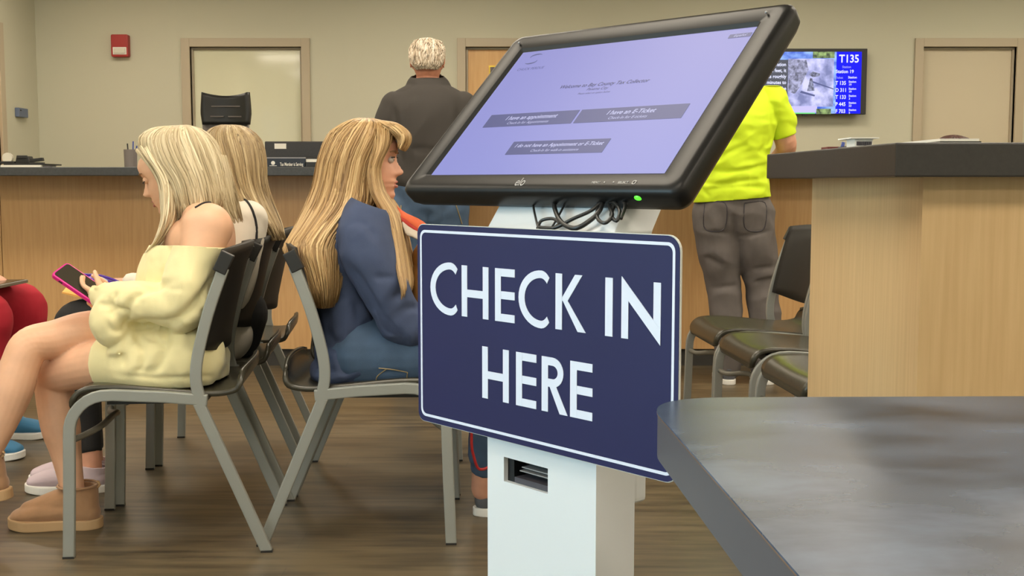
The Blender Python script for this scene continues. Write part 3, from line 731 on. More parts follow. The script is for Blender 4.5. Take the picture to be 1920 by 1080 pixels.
# cables hanging below the monitor
cab = []
def cable(label, pts, r, off):
    o = put('monitor_cable', tube([kq(x, y, -.052 + max(-.1, (y - 375) / 55) * .044 + dz * .4) for x, y, dz in pts], r, 8, sub=8), M['cable'], None, smooth=True)
    return tag(o, label, 'cable', 'cables under the touchscreen')
cable('thin straight black cable dropping from the screen at the left of the kiosk neck', [(997, 370, .0), (999, 380, 0), (1002, 398, .0), (1008, 424, .0), (1012, 438, .0)], .0017, -.03)
cable('thick black cable looping down in a wide U below the screen centre', [(1040, 368, 0), (1040, 390, .012), (1052, 416, .012), (1078, 428, .01), (1108, 412, .012), (1126, 392, .01), (1130, 372, .0)], .0034, -.035)
cable('black cable crossing the kiosk neck diagonally from lower left up to the right', [(1010, 426, .0), (1040, 427, .006), (1075, 410, .016), (1108, 395, .014), (1128, 378, .01)], .0026, -.03)
cable('thin black cable curving behind the thick loop on the kiosk neck', [(1064, 372, 0), (1050, 400, -.0), (1036, 424, -.0)], .0016, -.035)
cable('coiled black cable bundle curled at the right side of the kiosk neck', [(1122, 380, 0), (1120, 408, .01), (1134, 418, .016), (1148, 404, .01), (1142, 384, .0), (1152, 380, .01), (1162, 396, .016), (1156, 414, .01), (1146, 402, 0), (1158, 378, .0), (1172, 384, .01), (1164, 410, .006)], .0026, -.03)
cable('flat black cable loop resting on the sign top edge', [(1008, 428, 0), (1015, 414, .004), (1035, 410, .006), (1048, 418, .006), (1036, 430, .004)], .0024, -.02)
# ================================================================== CHAIRS (local frame: +x is where the sitter faces)
def chair_parts():
    P = {}
    rs = [(-.0095, -.0155), (.0095, -.0155), (.0095, .0155), (-.0095, .0155)]       # a: across, b: in the side plane
    def rail(path, sub=5):
        path = [Vector(p) for p in path]
        return sweep(crom(path, sub) if sub else path, rs, fixed=Vector((0, 1, 0)))
    for s, key in ((-1, 'r'), (1, 'l')):
        y = .238 * s
        P['front_leg' + key] = [rail([Vector((.262, y, 0)), Vector((.255, y, .18)), Vector((.2505, y, .335))] + [Vector((.150 + .100 * math.cos(R(a)), y, .347 + .100 * math.sin(R(a)))) for a in (8, 20, 32, 45, 58, 70, 82)] + [Vector((.135, y, .4475)), Vector((.0, y, .440)), Vector((-.117, y, .4285))], 0)]
        P['rear_leg' + key] = [rail([(-.27, y, 0), (-.093, y, .423)], 0)]
        P['upright' + key] = [rail([(-.098, y, .43), (-.088, y, .48), (-.094, y, .55), (-.125, y, .67), (-.168, y, .79)], 6)]
        P['cap' + key] = [sweep([Vector((-.156, y, .778)), Vector((-.1815, y, .83))], [(-.0125, -.0185), (.0125, -.0185), (.0125, .0185), (-.0125, .0185)], fixed=Vector((0, 1, 0)))]
        P['footf' + key] = [box(.247, .277, y - .011, y + .011, 0, .006)]; P['footr' + key] = [box(-.285, -.253, y - .011, y + .011, 0, .006)]
    P['stretcher'] = [tube([(.248, -.235, .325), (.235, -.17, .322), (.2, -.1, .335), (.19, 0, .345), (.2, .1, .335), (.235, .17, .322), (.248, .235, .325)], .0095, 8, sub=5)]
    # seat shell with waterfall front and upturned back lip
    prof = [(.246, .40), (.247, .425), (.232, .449), (.2, .462), (.12, .463), (0, .452), (-.1, .443), (-.16, .444), (-.192, .456), (-.212, .485), (-.218, .515)]
    cp = crom([Vector((a, 0, b)) for a, b in prof], 3)
    g = []
    nv = 15
    for i, p in enumerate(cp):
        row = []
        for j in range(nv):
            v = -1 + 2 * j / (nv - 1); hw = .222
            t = i / (len(cp) - 1)
            if t < .12: hw *= .86 + .14 * math.sqrt(t / .12)
            if t > .85: hw *= 1 - .16 * ((t - .85) / .15) ** 2
            dish = -.010 * (1 - v * v) * math.sin(PI * min(1, max(0, (t - .15) / .65)))
            row.append(Vector((p.x + (.02 * v * v if t > .8 else 0) * (t - .8) * 5, v * hw, p.z + dish - (.07 * (t - .75) * abs(v) ** 4 if t > .75 else 0))))
        g.append(row)
    P['seat'] = [sheet(g, .014)]
    P['seat_pan'] = [box(-.1, .17, -.15, .15, .405, .43)]
    g = []
    for i in range(13):
        t = i / 12; z = .565 + .275 * t
        xu = -.095 - (z - .55) * .19 - .07 * (z - .55) ** 2 * 3
        row = []
        for j in range(17):
            v = -1 + 2 * j / 16
            hw = .2275 + (.016 * max(0, t - .8) / .2) - (.02 * (max(0, t - .9) / .1) ** 3)
            zz = z - .02 * (1 - t) * 0 + (-.018 * (1 - abs(v) ** 2) if t == 0 else 0) + .012 * (1 - v * v) * t
            row.append(Vector((xu - .005 - .038 * (1 - v * v) * (1 if t < .9 else 1.15) + .006 * (abs(v) ** 5), v * hw, zz)))
        g.append(row)
    P['backrest'] = [sheet(g, .012)]
    return P
CHP = chair_parts(); CHM = {}
def new_chair(label, x, y, deg, group):
    t = thing('stacking_chair', label, 'chair', (x, y, 0), R(deg), group)
    def part(nm, key, m, parent=t, smooth=False, bevel=0):
        if key not in CHM:
            o = put(nm, CHP[key], m, parent, smooth=smooth, bevel=bevel); CHM[key] = o.data; return o
        o = bpy.data.objects.new(nm, CHM[key]); COL.objects.link(o); o.parent = parent; return o
    for s in 'lr':
        l1_ = part('leg', 'front_leg' + s, M['steel'], bevel=.0035); l2_ = part('leg', 'rear_leg' + s, M['steel'], bevel=.0035)
        u = part('back_post', 'upright' + s, M['steel'], bevel=.0035); part('post_cap', 'cap' + s, M['black'], u, bevel=.003)
        part('foot_pad', 'footf' + s, M['black'], l1_); part('foot_pad', 'footr' + s, M['black'], l2_)
    part('stretcher', 'stretcher', M['steel_dark'], smooth=True)
    se = part('seat', 'seat', M['seat_black'], smooth=True); part('seat_pan', 'seat_pan', M['black'], se)
    part('backrest', 'backrest', M['back_black'], smooth=True)
    return t
GL, GM, GR = 'chairs in the left row', 'chairs in the middle row facing right', 'empty chairs by the high counter'
new_chair('grey-framed black chair under the woman in the pale yellow sweater', -.972, 3.385, 186, GL)
new_chair('grey-framed black chair under the person in the white top and black leggings', -1.007, 3.907, 186, GL)
new_chair('empty grey-framed black chair farthest in the left row, beyond the person in the white top', -1.042, 4.43, 186, GL)
new_chair('grey-framed black chair under the woman in the navy denim shirt', -.440, 3.475, 1.5, GM)
new_chair('empty grey-framed black chair just beyond the woman in the denim shirt', -.452, 4.0, 1.5, GM)
new_chair('empty black chair farthest along the high counter, its backrest showing beside the end panel', 1.005, 4.625, 184, GR)
new_chair('empty black chair in the middle of the three by the high counter', 1.035, 4.10, 184, GR)
new_chair('empty black chair nearest the slate table, mostly hidden by the high counter panel', 1.070, 3.535, 184, GR)

# ================================================================== THINGS ON THE WALL AND COUNTERS
def wallx(px, py): return at(px, py, Y1)
a_, b_ = wallx(212, 66), wallx(245, 108)
st = thing('alarm_strobe', 'red fire alarm strobe mounted on the wall to the left of the window', 'fire alarm', ((a_.x + b_.x) / 2, Y1, (a_.z + b_.z) / 2))
put('alarm_body', [xform(prism(rrect(a_.x, b_.x, b_.z, a_.z, .012), 0, 1), lambda p: Vector((p.x, Y1 - .06 * p.z, p.y)))], M['red_plastic'], st, world=True, bevel=.006)
mz = b_.z + (a_.z - b_.z) * .26
put('strobe_lens', [box(a_.x + .025, b_.x - .02, Y1 - .075, Y1 - .058, mz - .02, mz + .022)], M['strobe'], st, world=True, bevel=.006)
put('lens_base', [box(a_.x + .015, b_.x - .012, Y1 - .066, Y1 - .058, mz - .028, mz + .03)], M['white_plastic'], st, world=True, bevel=.003)
cr0 = thing('card_reader', 'small blue-grey card reader on the left wall beside the wooden door', 'card reader', (X0, 9.13, 1.555))
put('reader_body', box(X0, X0 + .035, 9.05, 9.22, 1.52, 1.59), M['bluegrey'], cr0, world=True, bevel=.006)
put('reader_light', box(X0 + .035, X0 + .037, 9.07, 9.09, 1.565, 1.575), M['black'], cr0, world=True)
# television
TW0, TW1 = wallx(1392, 94).x, wallx(1619, 94).x; TZ1, TZ0 = wallx(1619, 94).z, wallx(1612, 216).z
tv = thing('wall_television', 'wall-mounted TV showing the T135 queue list beside a grey landscape photo', 'television', ((TW0 + TW1) / 2, Y1 - .06, (TZ0 + TZ1) / 2))
put('tv_housing', box(TW0, TW1, Y1 - .11, Y1 - .06, TZ0, TZ1), M['black'], tv, world=True, bevel=.004)
put('wall_mount', box((TW0 + TW1) / 2 - .15, (TW0 + TW1) / 2 + .15, Y1 - .06, Y1, TZ0 + .12, TZ1 - .12), M['black'], tv, world=True)
put('tv_sensor', box((TW0 + TW1) / 2 - .02, (TW0 + TW1) / 2 + .02, Y1 - .115, Y1 - .1, TZ0 - .012, TZ0), M['black'], tv, world=True)
TY = Y1 - .1105
def tvp(px, py): p = at(px, py, TY); return p.x, p.z
TN = Vector((0, -1, 0)); TX = Vector((1, 0, 0))
def tq(pxa, pya, pxb, pyb, lay):
    a = tvp(pxa, pyb); b = tvp(pxb, pya); return box(a[0], b[0], TY - lay - .0004, TY - lay, a[1], b[1])
TS = 1.15
s_img = emis('tv_photo_haze', rgb(176, 176, 232), TS)
def tv_tex(name, a, b, scale, s, mid=None, stretch=(1, 1, 1), lo=.35, hi=.65):
    m = bpy.data.materials.new(name); m.use_nodes = True; N = m.node_tree.nodes; L = m.node_tree.links; bs = N['Principled BSDF']
    bs.inputs['Base Color'].default_value = (.02, .02, .02, 1); bs.inputs['Roughness'].default_value = .3
    tc = N.new('ShaderNodeTexCoord'); mp = N.new('ShaderNodeMapping'); mp.inputs['Scale'].default_value = stretch; L.new(tc.outputs['Object'], mp.inputs[0])
    nz = N.new('ShaderNodeTexNoise'); nz.inputs['Scale'].default_value = scale; nz.inputs['Detail'].default_value = 5; L.new(mp.outputs[0], nz.inputs['Vector'])
    cr = N.new('ShaderNodeValToRGB'); e = cr.color_ramp.elements; e[0].position = lo; e[0].color = a; e[1].position = hi; e[1].color = b
    if mid: x = e.new((lo + hi) / 2); x.color = mid
    L.new(nz.outputs['Fac'], cr.inputs[0]); L.new(cr.outputs[0], bs.inputs['Emission Color']); bs.inputs['Emission Strength'].default_value = s
    return m
ts = put('screen', tq(1396, 97, 1616, 213, 0), tv_tex('tv_sky', rgb(30, 80, 200), rgb(150, 190, 250), 9, TS, stretch=(1, 1, 2)), tv, world=True)
for g_ in (tq(1524, 97, 1565, 109, .0005), tq(1530, 204, 1558, 214, .002)): put('picture_greenery', g_, tv_tex('tv_green', rgb(40, 60, 40), rgb(150, 180, 110), 30, TS, stretch=(1, 1, 1)), ts, world=True)
put('picture', tq(1476, 110, 1564, 200, .0005), tv_tex('tv_landscape', rgb(110, 118, 170), rgb(205, 205, 245), 12, TS, mid=rgb(160, 164, 215)), ts, world=True)
put('picture_hillside', xform(prism([tvp(1478, 112), tvp(1512, 112), tvp(1516, 130), tvp(1502, 160), tvp(1490, 176), tvp(1478, 172)], .001, .0014), lambda p: Vector((p.x, TY - p.z, p.y))), tv_tex('tv_rock', rgb(80, 84, 110), rgb(170, 172, 210), 40, TS), ts, world=True)
put('picture_rock', [xform(prism([tvp(1513, 171), tvp(1519, 146), tvp(1523, 147), tvp(1527, 170)], .0015, .0018), lambda p: Vector((p.x, TY - p.z, p.y))),
    xform(prism([tvp(1517, 140), tvp(1524, 134), tvp(1538, 138), tvp(1536, 143), tvp(1524, 145)], .0015, .0018), lambda p: Vector((p.x, TY - p.z, p.y)))], tv_tex('tv_rock2', rgb(60, 64, 90), rgb(140, 146, 180), 60, TS), ts, world=True)
put('picture_path', [xform(prism([tvp(1524, 152), tvp(1563, 166), tvp(1563, 168), tvp(1523, 155)], .0015, .0018), lambda p: Vector((p.x, TY - p.z, p.y))),
    xform(prism([tvp(1502, 170), tvp(1528, 178), tvp(1527, 181), tvp(1500, 174)], .0015, .0018), lambda p: Vector((p.x, TY - p.z, p.y)))], emis('tv_path', rgb(90, 96, 140), TS), ts, world=True)
put('caption_panel', tq(1396, 112, 1478, 196, .001), emis('tv_caption', rgb(84, 86, 96), TS), ts, world=True)
put('picture_band', tq(1396, 199, 1532, 211, .001), emis('tv_band', rgb(196, 190, 255), TS), ts, world=True)
put('picture_green_line', tq(1396, 211, 1528, 213.4, .0012), emis('tv_greenline', rgb(120, 220, 130), TS), ts, world=True)
blue = emis('tv_blue', rgb(14, 20, 235), TS); tvw = emis('tv_white', rgb(226, 228, 255), TS); tvt = emis('tv_soft_text', rgb(150, 150, 250), TS)
put('queue_panel', tq(1566, 97, 1616, 213, .001), blue, ts, world=True)
def tvtext(s, px, py, hpx, m=tvw, al='LEFT', bold=.06, w=1.0):
    x, z = tvp(px, py); hgt = hpx / F_PX * TY
    size = hgt / .72; t = text_piece(s, size, 0, al, size * bold * .35)
    return put('screen_text', ([Vector((x + p.x * w, TY - .0022, z + p.y)) for p in t[0]], t[1]), m, ts, world=True)
tvtext('T135', 1573, 117, 14.5, w=.88); tvtext('Station', 1579, 127.5, 4.2, tvt); tvtext('Station 19', 1566.8, 137, 6.2, w=.95)
tvtext('Ticket', 1566, 147.5, 4, tvt); tvtext('Station', 1590, 147, 4.2)
for i, (n_, q) in enumerate((('T 135', '19'), ('D 311', '19'), ('T 133', '3'), ('P 445', '23'), ('F 703', '5'))):
    y = 159 + i * 13.2
    tvtext(n_, 1566, y, 7, w=.86); tvtext('Station', 1591, y - 4, 3.8, w=.95); tvtext(q, 1591, y + 1.5, 3.8)
for i, s in enumerate(('At an elevation', 'of 7,972 feet, it', 'takes roughly', '90 minutes to', 'hike to the', 'top up to')):
    tvtext(s, 1474, 124 + i * 11.2, 6.6, al='RIGHT', w=.9)

# office chair behind the counter
oc = thing('office_chair', 'black ribbed office chair back standing up in front of the window', 'office chair', (at(425, 200, 7.6).x, 7.6, 0))
ox = at(425, 200, 7.6).x; zt1, zb1 = at(425, 180, 7.6).z, at(425, 234, 7.6).z
g = []
for i in range(9):
    t = i / 8; z = zb1 + (zt1 - zb1) * t
    row = []
    for j in range(13):
        v = -1 + 2 * j / 12
        hw = .155 * (1 - .10 * abs(t - .42) * (1 if t > .42 else 1.6)) + (.004)
        row.append(Vector((ox + v * hw, 7.6 - .035 * v * v, z + .022 * v * v * (1 if t > .5 else -.2) * t)))
    g.append(row)
put('headrest', [sheet(g, .03)], M['black'], oc, smooth=True, world=True)
zc = (zt1 + zb1) / 2
put('headrest_ribs', [box(ox - .11, ox + .11, 7.572, 7.59, zc + .02, zc + .028), box(ox - .10, ox - .015, 7.568, 7.59, zc - .045, zc - .037), box(ox + .015, ox + .10, 7.568, 7.59, zc - .045, zc - .037)], M['office_grey'], oc, world=True, bevel=.002)
put('mesh_back', [sheet([[Vector((ox - .01 + v * (.15 - .03 * (1 - i / 6)), 7.63 - .03 * v * v, 1.0 + (zb1 + .02 - 1.0) * i / 6)) for v in (-1, -.6, -.2, .2, .6, 1)] for i in range(7)], .02)], M['office_grey'], oc, smooth=True, world=True)
put('seat', xform(prism(rrect(-.24, .24, -.24, .24, .08), .46, .53), lambda p: Vector((ox + p.x, 7.86 + p.y, p.z))), M['black'], oc, world=True, bevel=.02, seg=3)
put('gas_post', tube([(ox, 7.86, .1), (ox, 7.86, .47)], .025, 12), M['black'], oc, smooth=True, world=True)
put('back_bracket', tube([(ox, 7.7, .45), (ox, 7.64, .5), (ox, 7.66, 1.15)], .018, 8), M['black'], oc, smooth=True, world=True)
put('star_base', [tube([(ox, 7.86, .1), (ox + .28 * math.cos(R(72 * q + 10)), 7.86 + .28 * math.sin(R(72 * q + 10)), .06)], .018, 8) for q in range(5)] + [ball((ox + .28 * math.cos(R(72 * q + 10)), 7.86 + .28 * math.sin(R(72 * q + 10)), .03), .03, 10, 8) for q in range(5)], M['black'], oc, smooth=True, world=True)

# computer on the work surface behind the counter, its back to the hall
mx0, mx1, mz0, mz1 = at(496, 265, 6.75).x, at(625, 265, 6.75).x, at(500, 330, 6.75).z, at(496, 265, 6.75).z
dm = thing('desktop_monitor', 'black desktop monitor seen from behind with a white sticker, behind the counter', 'monitor', ((mx0 + mx1) / 2, 6.85, .75))
put('monitor_back', box(mx0, mx1, 6.75, 6.79, mz0 - .05, mz1), M['counter_brown'], dm, world=True, bevel=.006)
put('rear_bulge', box(mx0 + .09, mx1 - .09, 6.735, 6.76, mz0, mz1 - .09), M['black'], dm, world=True, bevel=.008)
put('sticker', box(at(514, 268, 6.74).x, at(536, 268, 6.74).x, 6.748, 6.75, at(514, 279, 6.74).z, at(514, 269, 6.74).z), M['paper'], dm, world=True)
put('stand', [box((mx0 + mx1) / 2 - .03, (mx0 + mx1) / 2 + .03, 6.78, 6.82, .76, 1.1), box((mx0 + mx1) / 2 - .12, (mx0 + mx1) / 2 + .12, 6.72, 6.92, .75, .765)], M['black'], dm, world=True)
npx0, npx1 = at(499, 300, 6.4).x, at(573, 300, 6.4).x; nz1 = at(500, 297, 6.4).z
npl = thing('name_plate', 'small black name plate with a white emblem and lettering on the counter edge', 'name plate', ((npx0 + npx1) / 2, 6.4, CT))
put('plate', box(npx0, npx1, 6.4, 6.412, CT, nz1), mat('navy_plate', rgb(30, 34, 44), .35), npl, world=True, bevel=.001)
put('plate_edge', box(npx0, npx1, 6.398, 6.414, nz1, nz1 + .006), M['silver'], npl, world=True)
put('plate_foot', box(npx0, npx1, 6.39, 6.43, CT, CT + .005), M['black'], npl, world=True)
em = at(512, 307, 6.4)
put('emblem', [xform(ball((0, 0, 0), (.011, .001, .011), 12, 8), lambda p: p + Vector((em.x, 6.3995, em.z + .004))), box(em.x - .02, em.x + .02, 6.3985, 6.3998, em.z - .012, em.z - .0095)], M['paper'], npl, world=True)
t = text_piece('Tax Member is Serving', .026, 0, 'LEFT', .0004); tp_ = at(525, 311, 6.4)
put('plate_lettering', ([Vector((tp_.x + p.x * .52, 6.3992, tp_.z + p.y)) for p in t[0]], t[1]), M['paper'], npl, world=True)
ch = thing('card_holder', 'small black card holder with white cards on the counter beside the name plate', 'card holder', (at(590, 310, 6.42).x, 6.42, CT))
hx = at(590, 310, 6.42).x
put('holder', [box(hx - .05, hx + .05, 6.4, 6.405, CT, CT + .03), box(hx - .05, hx + .05, 6.43, 6.435, CT, CT + .05), box(hx - .05, hx + .05, 6.4, 6.435, CT, CT + .004)], M['black'], ch, world=True)
put('cards', box(hx - .045, hx + .045, 6.408, 6.426, CT + .004, CT + .046), M['paper'], ch, world=True)
# pen cup
cx_ = at(245, 300, 6.5).x
pc = thing('pen_cup', 'grey pen cup holding a few pens on the counter behind the blonde woman', 'pen cup', (cx_, 6.5, CT))
put('cup', [sweep([Vector((cx_, 6.5, CT)), Vector((cx_, 6.5, CT + .1)), Vector((cx_, 6.5, CT + .1)), Vector((cx_, 6.5, CT + .01))], [circ(.034, n=18), circ(.036, n=18), circ(.033, n=18), circ(.03, n=18)], ref=Vector((1, 0, 0)))], M['office_grey'], pc, smooth=False, world=True)
for q, (dx, dy, m_) in enumerate(((.01, 0, 'blue_item'), (-.012, .01, 'black'), (.018, .012, 'blue_item'))):
    tag(put('pen', tube([(cx_ + dx, 6.5 + dy, CT + .012), (cx_ + dx * 1.7, 6.5 + dy * 1.5, CT + .145 - .012 * q)], .004, 8), M[m_], None, smooth=True), ('blue pen leaning left in the grey pen cup', 'black pen in the grey pen cup', 'blue pen leaning right in the grey pen cup')[q], 'pen', 'pens in the cup')
# clutter at the far left of the counter
tag(put('paper_pad', box(at(5, 305, 6.45).x, at(80, 305, 6.45).x, 6.42, 6.64, CT, CT + .014), M['paper'], None, bevel=.001), 'white pad of paper lying at the left end of the counter', 'paper')
tag(put('folder', box(at(8, 305, 6.45).x, at(88, 305, 6.45).x, 6.44, 6.66, CT + .014, CT + .022), M['black'], None, bevel=.001), 'black folder lying on top of the white paper pad', 'folder')
hp = thing('hole_punch', 'black hole punch standing on the folder at the left end of the counter', 'hole punch', (at(43, 300, 6.5).x, 6.52, CT + .022))
hx0, hx1 = at(29, 300, 6.5).x, at(58, 300, 6.5).x
put('punch_body', xform(prism([(hx0, 0), (hx1, 0), (hx1 - .014, .042), (hx0 + .01, .042)], 0, .07), lambda p: Vector((p.x, 6.49 + p.z, CT + .022 + p.y))), M['black'], hp, world=True, bevel=.004)
put('lever', box(hx0 + .012, hx1 - .016, 6.485, 6.5, CT + .05, CT + .068), M['black'], hp, world=True, bevel=.003)
tx = at(15, 300, 6.5).x
tw_ = thing('tape_roll', 'small cream tape roll in a black dispenser at the far left of the counter', 'tape dispenser', (tx, 6.5, CT + .022))
put('roll', sweep([Vector((tx, 6.49, CT + .055)), Vector((tx, 6.51, CT + .055))], circ(.028, n=18)), M['strobe'], tw_, smooth=False, world=True)
put('dispenser_base', box(tx - .045, tx + .04, 6.485, 6.515, CT + .022, CT + .036), M['black'], tw_, world=True, bevel=.003)
sx_ = at(71, 300, 6.5).x
tag(put('stapler', [box(sx_ - .04, sx_ + .035, 6.48, 6.51, CT + .022, CT + .03), xform(prism([(sx_ - .038, .008), (sx_ + .034, .016), (sx_ + .03, .034), (sx_ - .036, .026)], 0, .026), lambda p: Vector((p.x, 6.482 + p.z, CT + .022 + p.y)))], M['black'], None, bevel=.002), 'dark green-black stapler at the right end of the black folder', 'stapler')
tag(put('pen', tube([(at(80, 305, 6.4).x, 6.4, CT + .005), (at(95, 303, 6.4).x, 6.42, CT + .005)], .004, 8), M['print'], None, smooth=True), 'dark pen lying on the counter at the end of the paper pad', 'pen')
# clutter on the high counter
def rc_at(px, Y): return at(px, 265, Y).x
bxx = rc_at(1556, 2.75)
tag(put('small_box', box(bxx - .012, bxx + .014, 2.72, 2.78, RT, RT + .012), M['maroon'], None, bevel=.001), 'small dark red box at the far left end of the high counter clutter', 'box')
bxx = rc_at(1568, 2.6)
tag(put('figurine_pen', tube([(bxx + .012, 2.6, RT), (bxx + .016, 2.6, RT + .018)], .004, 8), M['blue_item'], None, smooth=True), 'tiny blue cap standing upright on the high counter', 'pen cap')
bxx = rc_at(1600, 2.6)
tag(put('brochure_stack', [box(bxx - .028, bxx + .05, 2.5, 2.62, RT, RT + .008)], M['print'], None), 'dark stack of brochures lying flat on the high counter', 'brochures')
bt = thing('card_tray', 'low white tray with black printing on the high counter', 'tray', (rc_at(1618, 2.45), 2.45, RT))
bx_ = rc_at(1600, 2.45); by_ = rc_at(1634, 2.45)
put('tray_body', box(bx_, by_, 2.44, 2.5, RT, RT + .02), M['paper'], bt, world=True, bevel=.001)
put('tray_print', [box(bx_ + (by_ - bx_) * (.1 + .12 * q), bx_ + (by_ - bx_) * (.1 + .12 * q) + .004, 2.438, 2.44, RT + .006, RT + .014) for q in range(7)], M['print'], bt, world=True)
tag(put('flyer', box(bx_ - .01, by_ + .01, 2.43, 2.53, RT + .02, RT + .0225), M['paper'], None), 'white flyer lying on the low white tray of the high counter', 'paper')
lt = thing('letter_tray', 'flat black letter tray with a white rim on the high counter', 'tray', (rc_at(1781, 2.3), 2.3, RT))
l0, l1 = rc_at(1745, 2.3), rc_at(1817, 2.3)
put('tray_body', box(l0, l1 + .004, 2.25, 2.5, RT, RT + .008), M['black'], lt, world=True)
put('tray_rim', box(l0, l1, 2.25, 2.5, RT + .008, RT + .013), M['paper'], lt, world=True)
# ================================================================== PEOPLE
YA = Vector((0, 1, 0)); XA = Vector((1, 0, 0)); ZA = Vector((0, 0, 1))
def V3(*a): return Vector(a)
def interp(tab, z):
    if z <= tab[0][0]: return tab[0][1]
    for (a, p), (b, q) in zip(tab[:-1], tab[1:]):
        if z <= b:
            t = (z - a) / (b - a); t = t * t * (3 - 2 * t) * .5 + t * .5; return p + (q - p) * t
    return tab[-1][1]
FRONT = [(-.120, .030), (-.114, .058), (-.104, .073), (-.092, .0785), (-.080, .0735), (-.072, .0745), (-.064, .0815), (-.0575, .0775), (-.050, .0825), (-.040, .0785), (-.030, .079), (-.01, .076), (.012, .0735), (.030, .0775), (.045, .084), (.07, .084), (.09, .073), (.105, .048), (.115, .012)]
NOSE = [(-.040, .0), (-.032, .006), (-.026, .024), (-.018, .030), (-.008, .0235), (.006, .0155), (.020, .008), (.034, .001), (.05, 0)]
BACK = [(-.120, .0), (-.10, -.02), (-.07, -.055), (-.03, -.088), (.01, -.1), (.05, -.098), (.085, -.076), (.105, -.044), (.115, -.012)]
HALF = [(-.120, .012), (-.112, .026), (-.095, .040), (-.07, .054), (-.035, .065), (.0, .071), (.04, .0745), (.07, .068), (.09, .055), (.105, .036), (.115, .012)]
def head_piece(c, f, u, s, male=False):
    f = f.normalized(); u = (u - f * u.dot(f)).normalized(); l = u.cross(f)
    c = Vector(c); V = []; Fc = []; nz_ = 64; na = 64
    for i in range(nz_ + 1):
        z = -.12 + .235 * i / nz_
        xf, xb, hw = interp(FRONT, z), interp(BACK, z), interp(HALF, z); nosea = interp(NOSE, z)
        if male: hw *= 1.04
        cx = min(-.005, xf - .012)
        for j in range(na):
            a = -PI + 2 * PI * j / na
            ca, sa = math.cos(a), math.sin(a)
            y = hw * math.copysign(abs(sa) ** .9, sa)
            x = cx + ((xf - cx) * abs(ca) ** .85 if ca > 0 else -(cx - xb) * abs(ca) ** .9)
            if ca > 0:
                sg_ = .0085 + .0055 * math.exp(-((z + .024) / .012) ** 2)
                x += nosea * math.exp(-(y / sg_) ** 2)
                for sy in (-1, 1):
                    x -= .0095 * math.exp(-((y - sy * .031) / .015) ** 2 - ((z - .020) / .012) ** 2)
                    x += .004 * math.exp(-((y - sy * .036) / .018) ** 2 - ((z + .018) / .018) ** 2)
            V.append(c + (f * x + l * y + u * z) * s)
    for i in range(nz_):
        for j in range(na):
            k_ = (j + 1) % na; Fc.append((i * na + j, i * na + k_, (i + 1) * na + k_, (i + 1) * na + j))
    Fc.append(tuple(range(na))[::-1]); Fc.append(tuple(range(nz_ * na, (nz_ + 1) * na)))
    return V, Fc
def head_frame(c, f, u, s):
    f = f.normalized(); u = (u - f * u.dot(f)).normalized(); l = u.cross(f)
    return lambda x, y, z: Vector(c) + (f * x + l * y + u * z) * s
def ears(H, s):
    P = []
    for sy in (-1, 1):
        path = [H(-.006 - .016 * math.cos(R(a)) * -1 - .012, sy * (.074 + .012 * math.sin(R(a / 2 + 20)) * (1 if a < 300 else .5)), -.006 + .030 * math.sin(R(a))) for a in range(-60, 241, 25)]
        P.append(limb(path, [.0045 * s] * len(path), n=8, sub=2, cap=3))
        P.append(limb([H(-.012, sy * .068, .02), H(-.012, sy * .078, .0), H(-.008, sy * .072, -.028)], [(.012 * s, .007 * s), (.013 * s, .007 * s), (.007 * s, .006 * s)], n=10))
    return P
def face_parts(H, s, p, closed=False, near=(-1, 1), lips=True):
    P = []
    if lips:
        for z0, r in ((-.0515, .0042), (-.0635, .0050)):
            pts = [H(.0790 + .003 * (1 - abs(q) ** 1.6) - .009 * abs(q) ** 2, q * .021, z0 + (.0018 * (1 - abs(q)) if z0 > -.06 else -.0015 * (1 - abs(q))) - (.0055 if z0 > -.06 else -.006) * abs(q) ** 1.5 * .6) for q in (-1, -.6, -.25, 0, .25, .6, 1)]
            P.append(limb(pts, [r * s * k for k in (.3, .75, 1, .92, 1, .75, .3)], n=8, sub=3, cap=2))
        put('lips', P, M['lip'], p, smooth=True, world=True)
    for sy in near:
        if not closed:
            e = put('eye', ball(H(.0665, sy * .031, .020), .0115 * s, 14, 10), M['eye'], p, smooth=True, world=True)
            put('iris', ball(H(.0735, sy * .032, .0195), (.0052 * s,) * 3, 10, 8), M['iris'], e, smooth=True, world=True)
        zz = .0185 if closed else .0265
        lid = [H(.0665 + .013 * math.cos(R(a)), sy * (.031 + .0135 * math.sin(R(a))), zz - (.003 if closed else 0) * math.cos(R(a)) + (0 if closed else .002 * math.cos(R(a)))) for a in range(-70, 90, 20)]
        put('eyelashes', limb(lid, [.0012 * s] * 2 + [.0018 * s] * (len(lid) - 3) + [.001 * s], n=6, sub=2, cap=2), M['lash'], p, smooth=True, world=True)
        if closed:
            put('eyelid', ball(H(.0655, sy * .031, .021), .0125 * s, 14, 10), p['skin_mat'] and M[p['skin_mat']], p, smooth=True, world=True)
        br_ = [H(.082 - .014 * (q ** 2), sy * (.018 + .034 * q), .0415 + .006 * math.sin(q * 2.6)) for q in (0, .25, .5, .75, 1)]
        put('eyebrow', limb(br_, [(.0022 * s, .0035 * s), (.0022 * s, .004 * s), (.002 * s, .0035 * s), (.002 * s, .0028 * s), .001 * s], n=6, sub=3, cap=2), M['brow'], p, smooth=True, world=True)
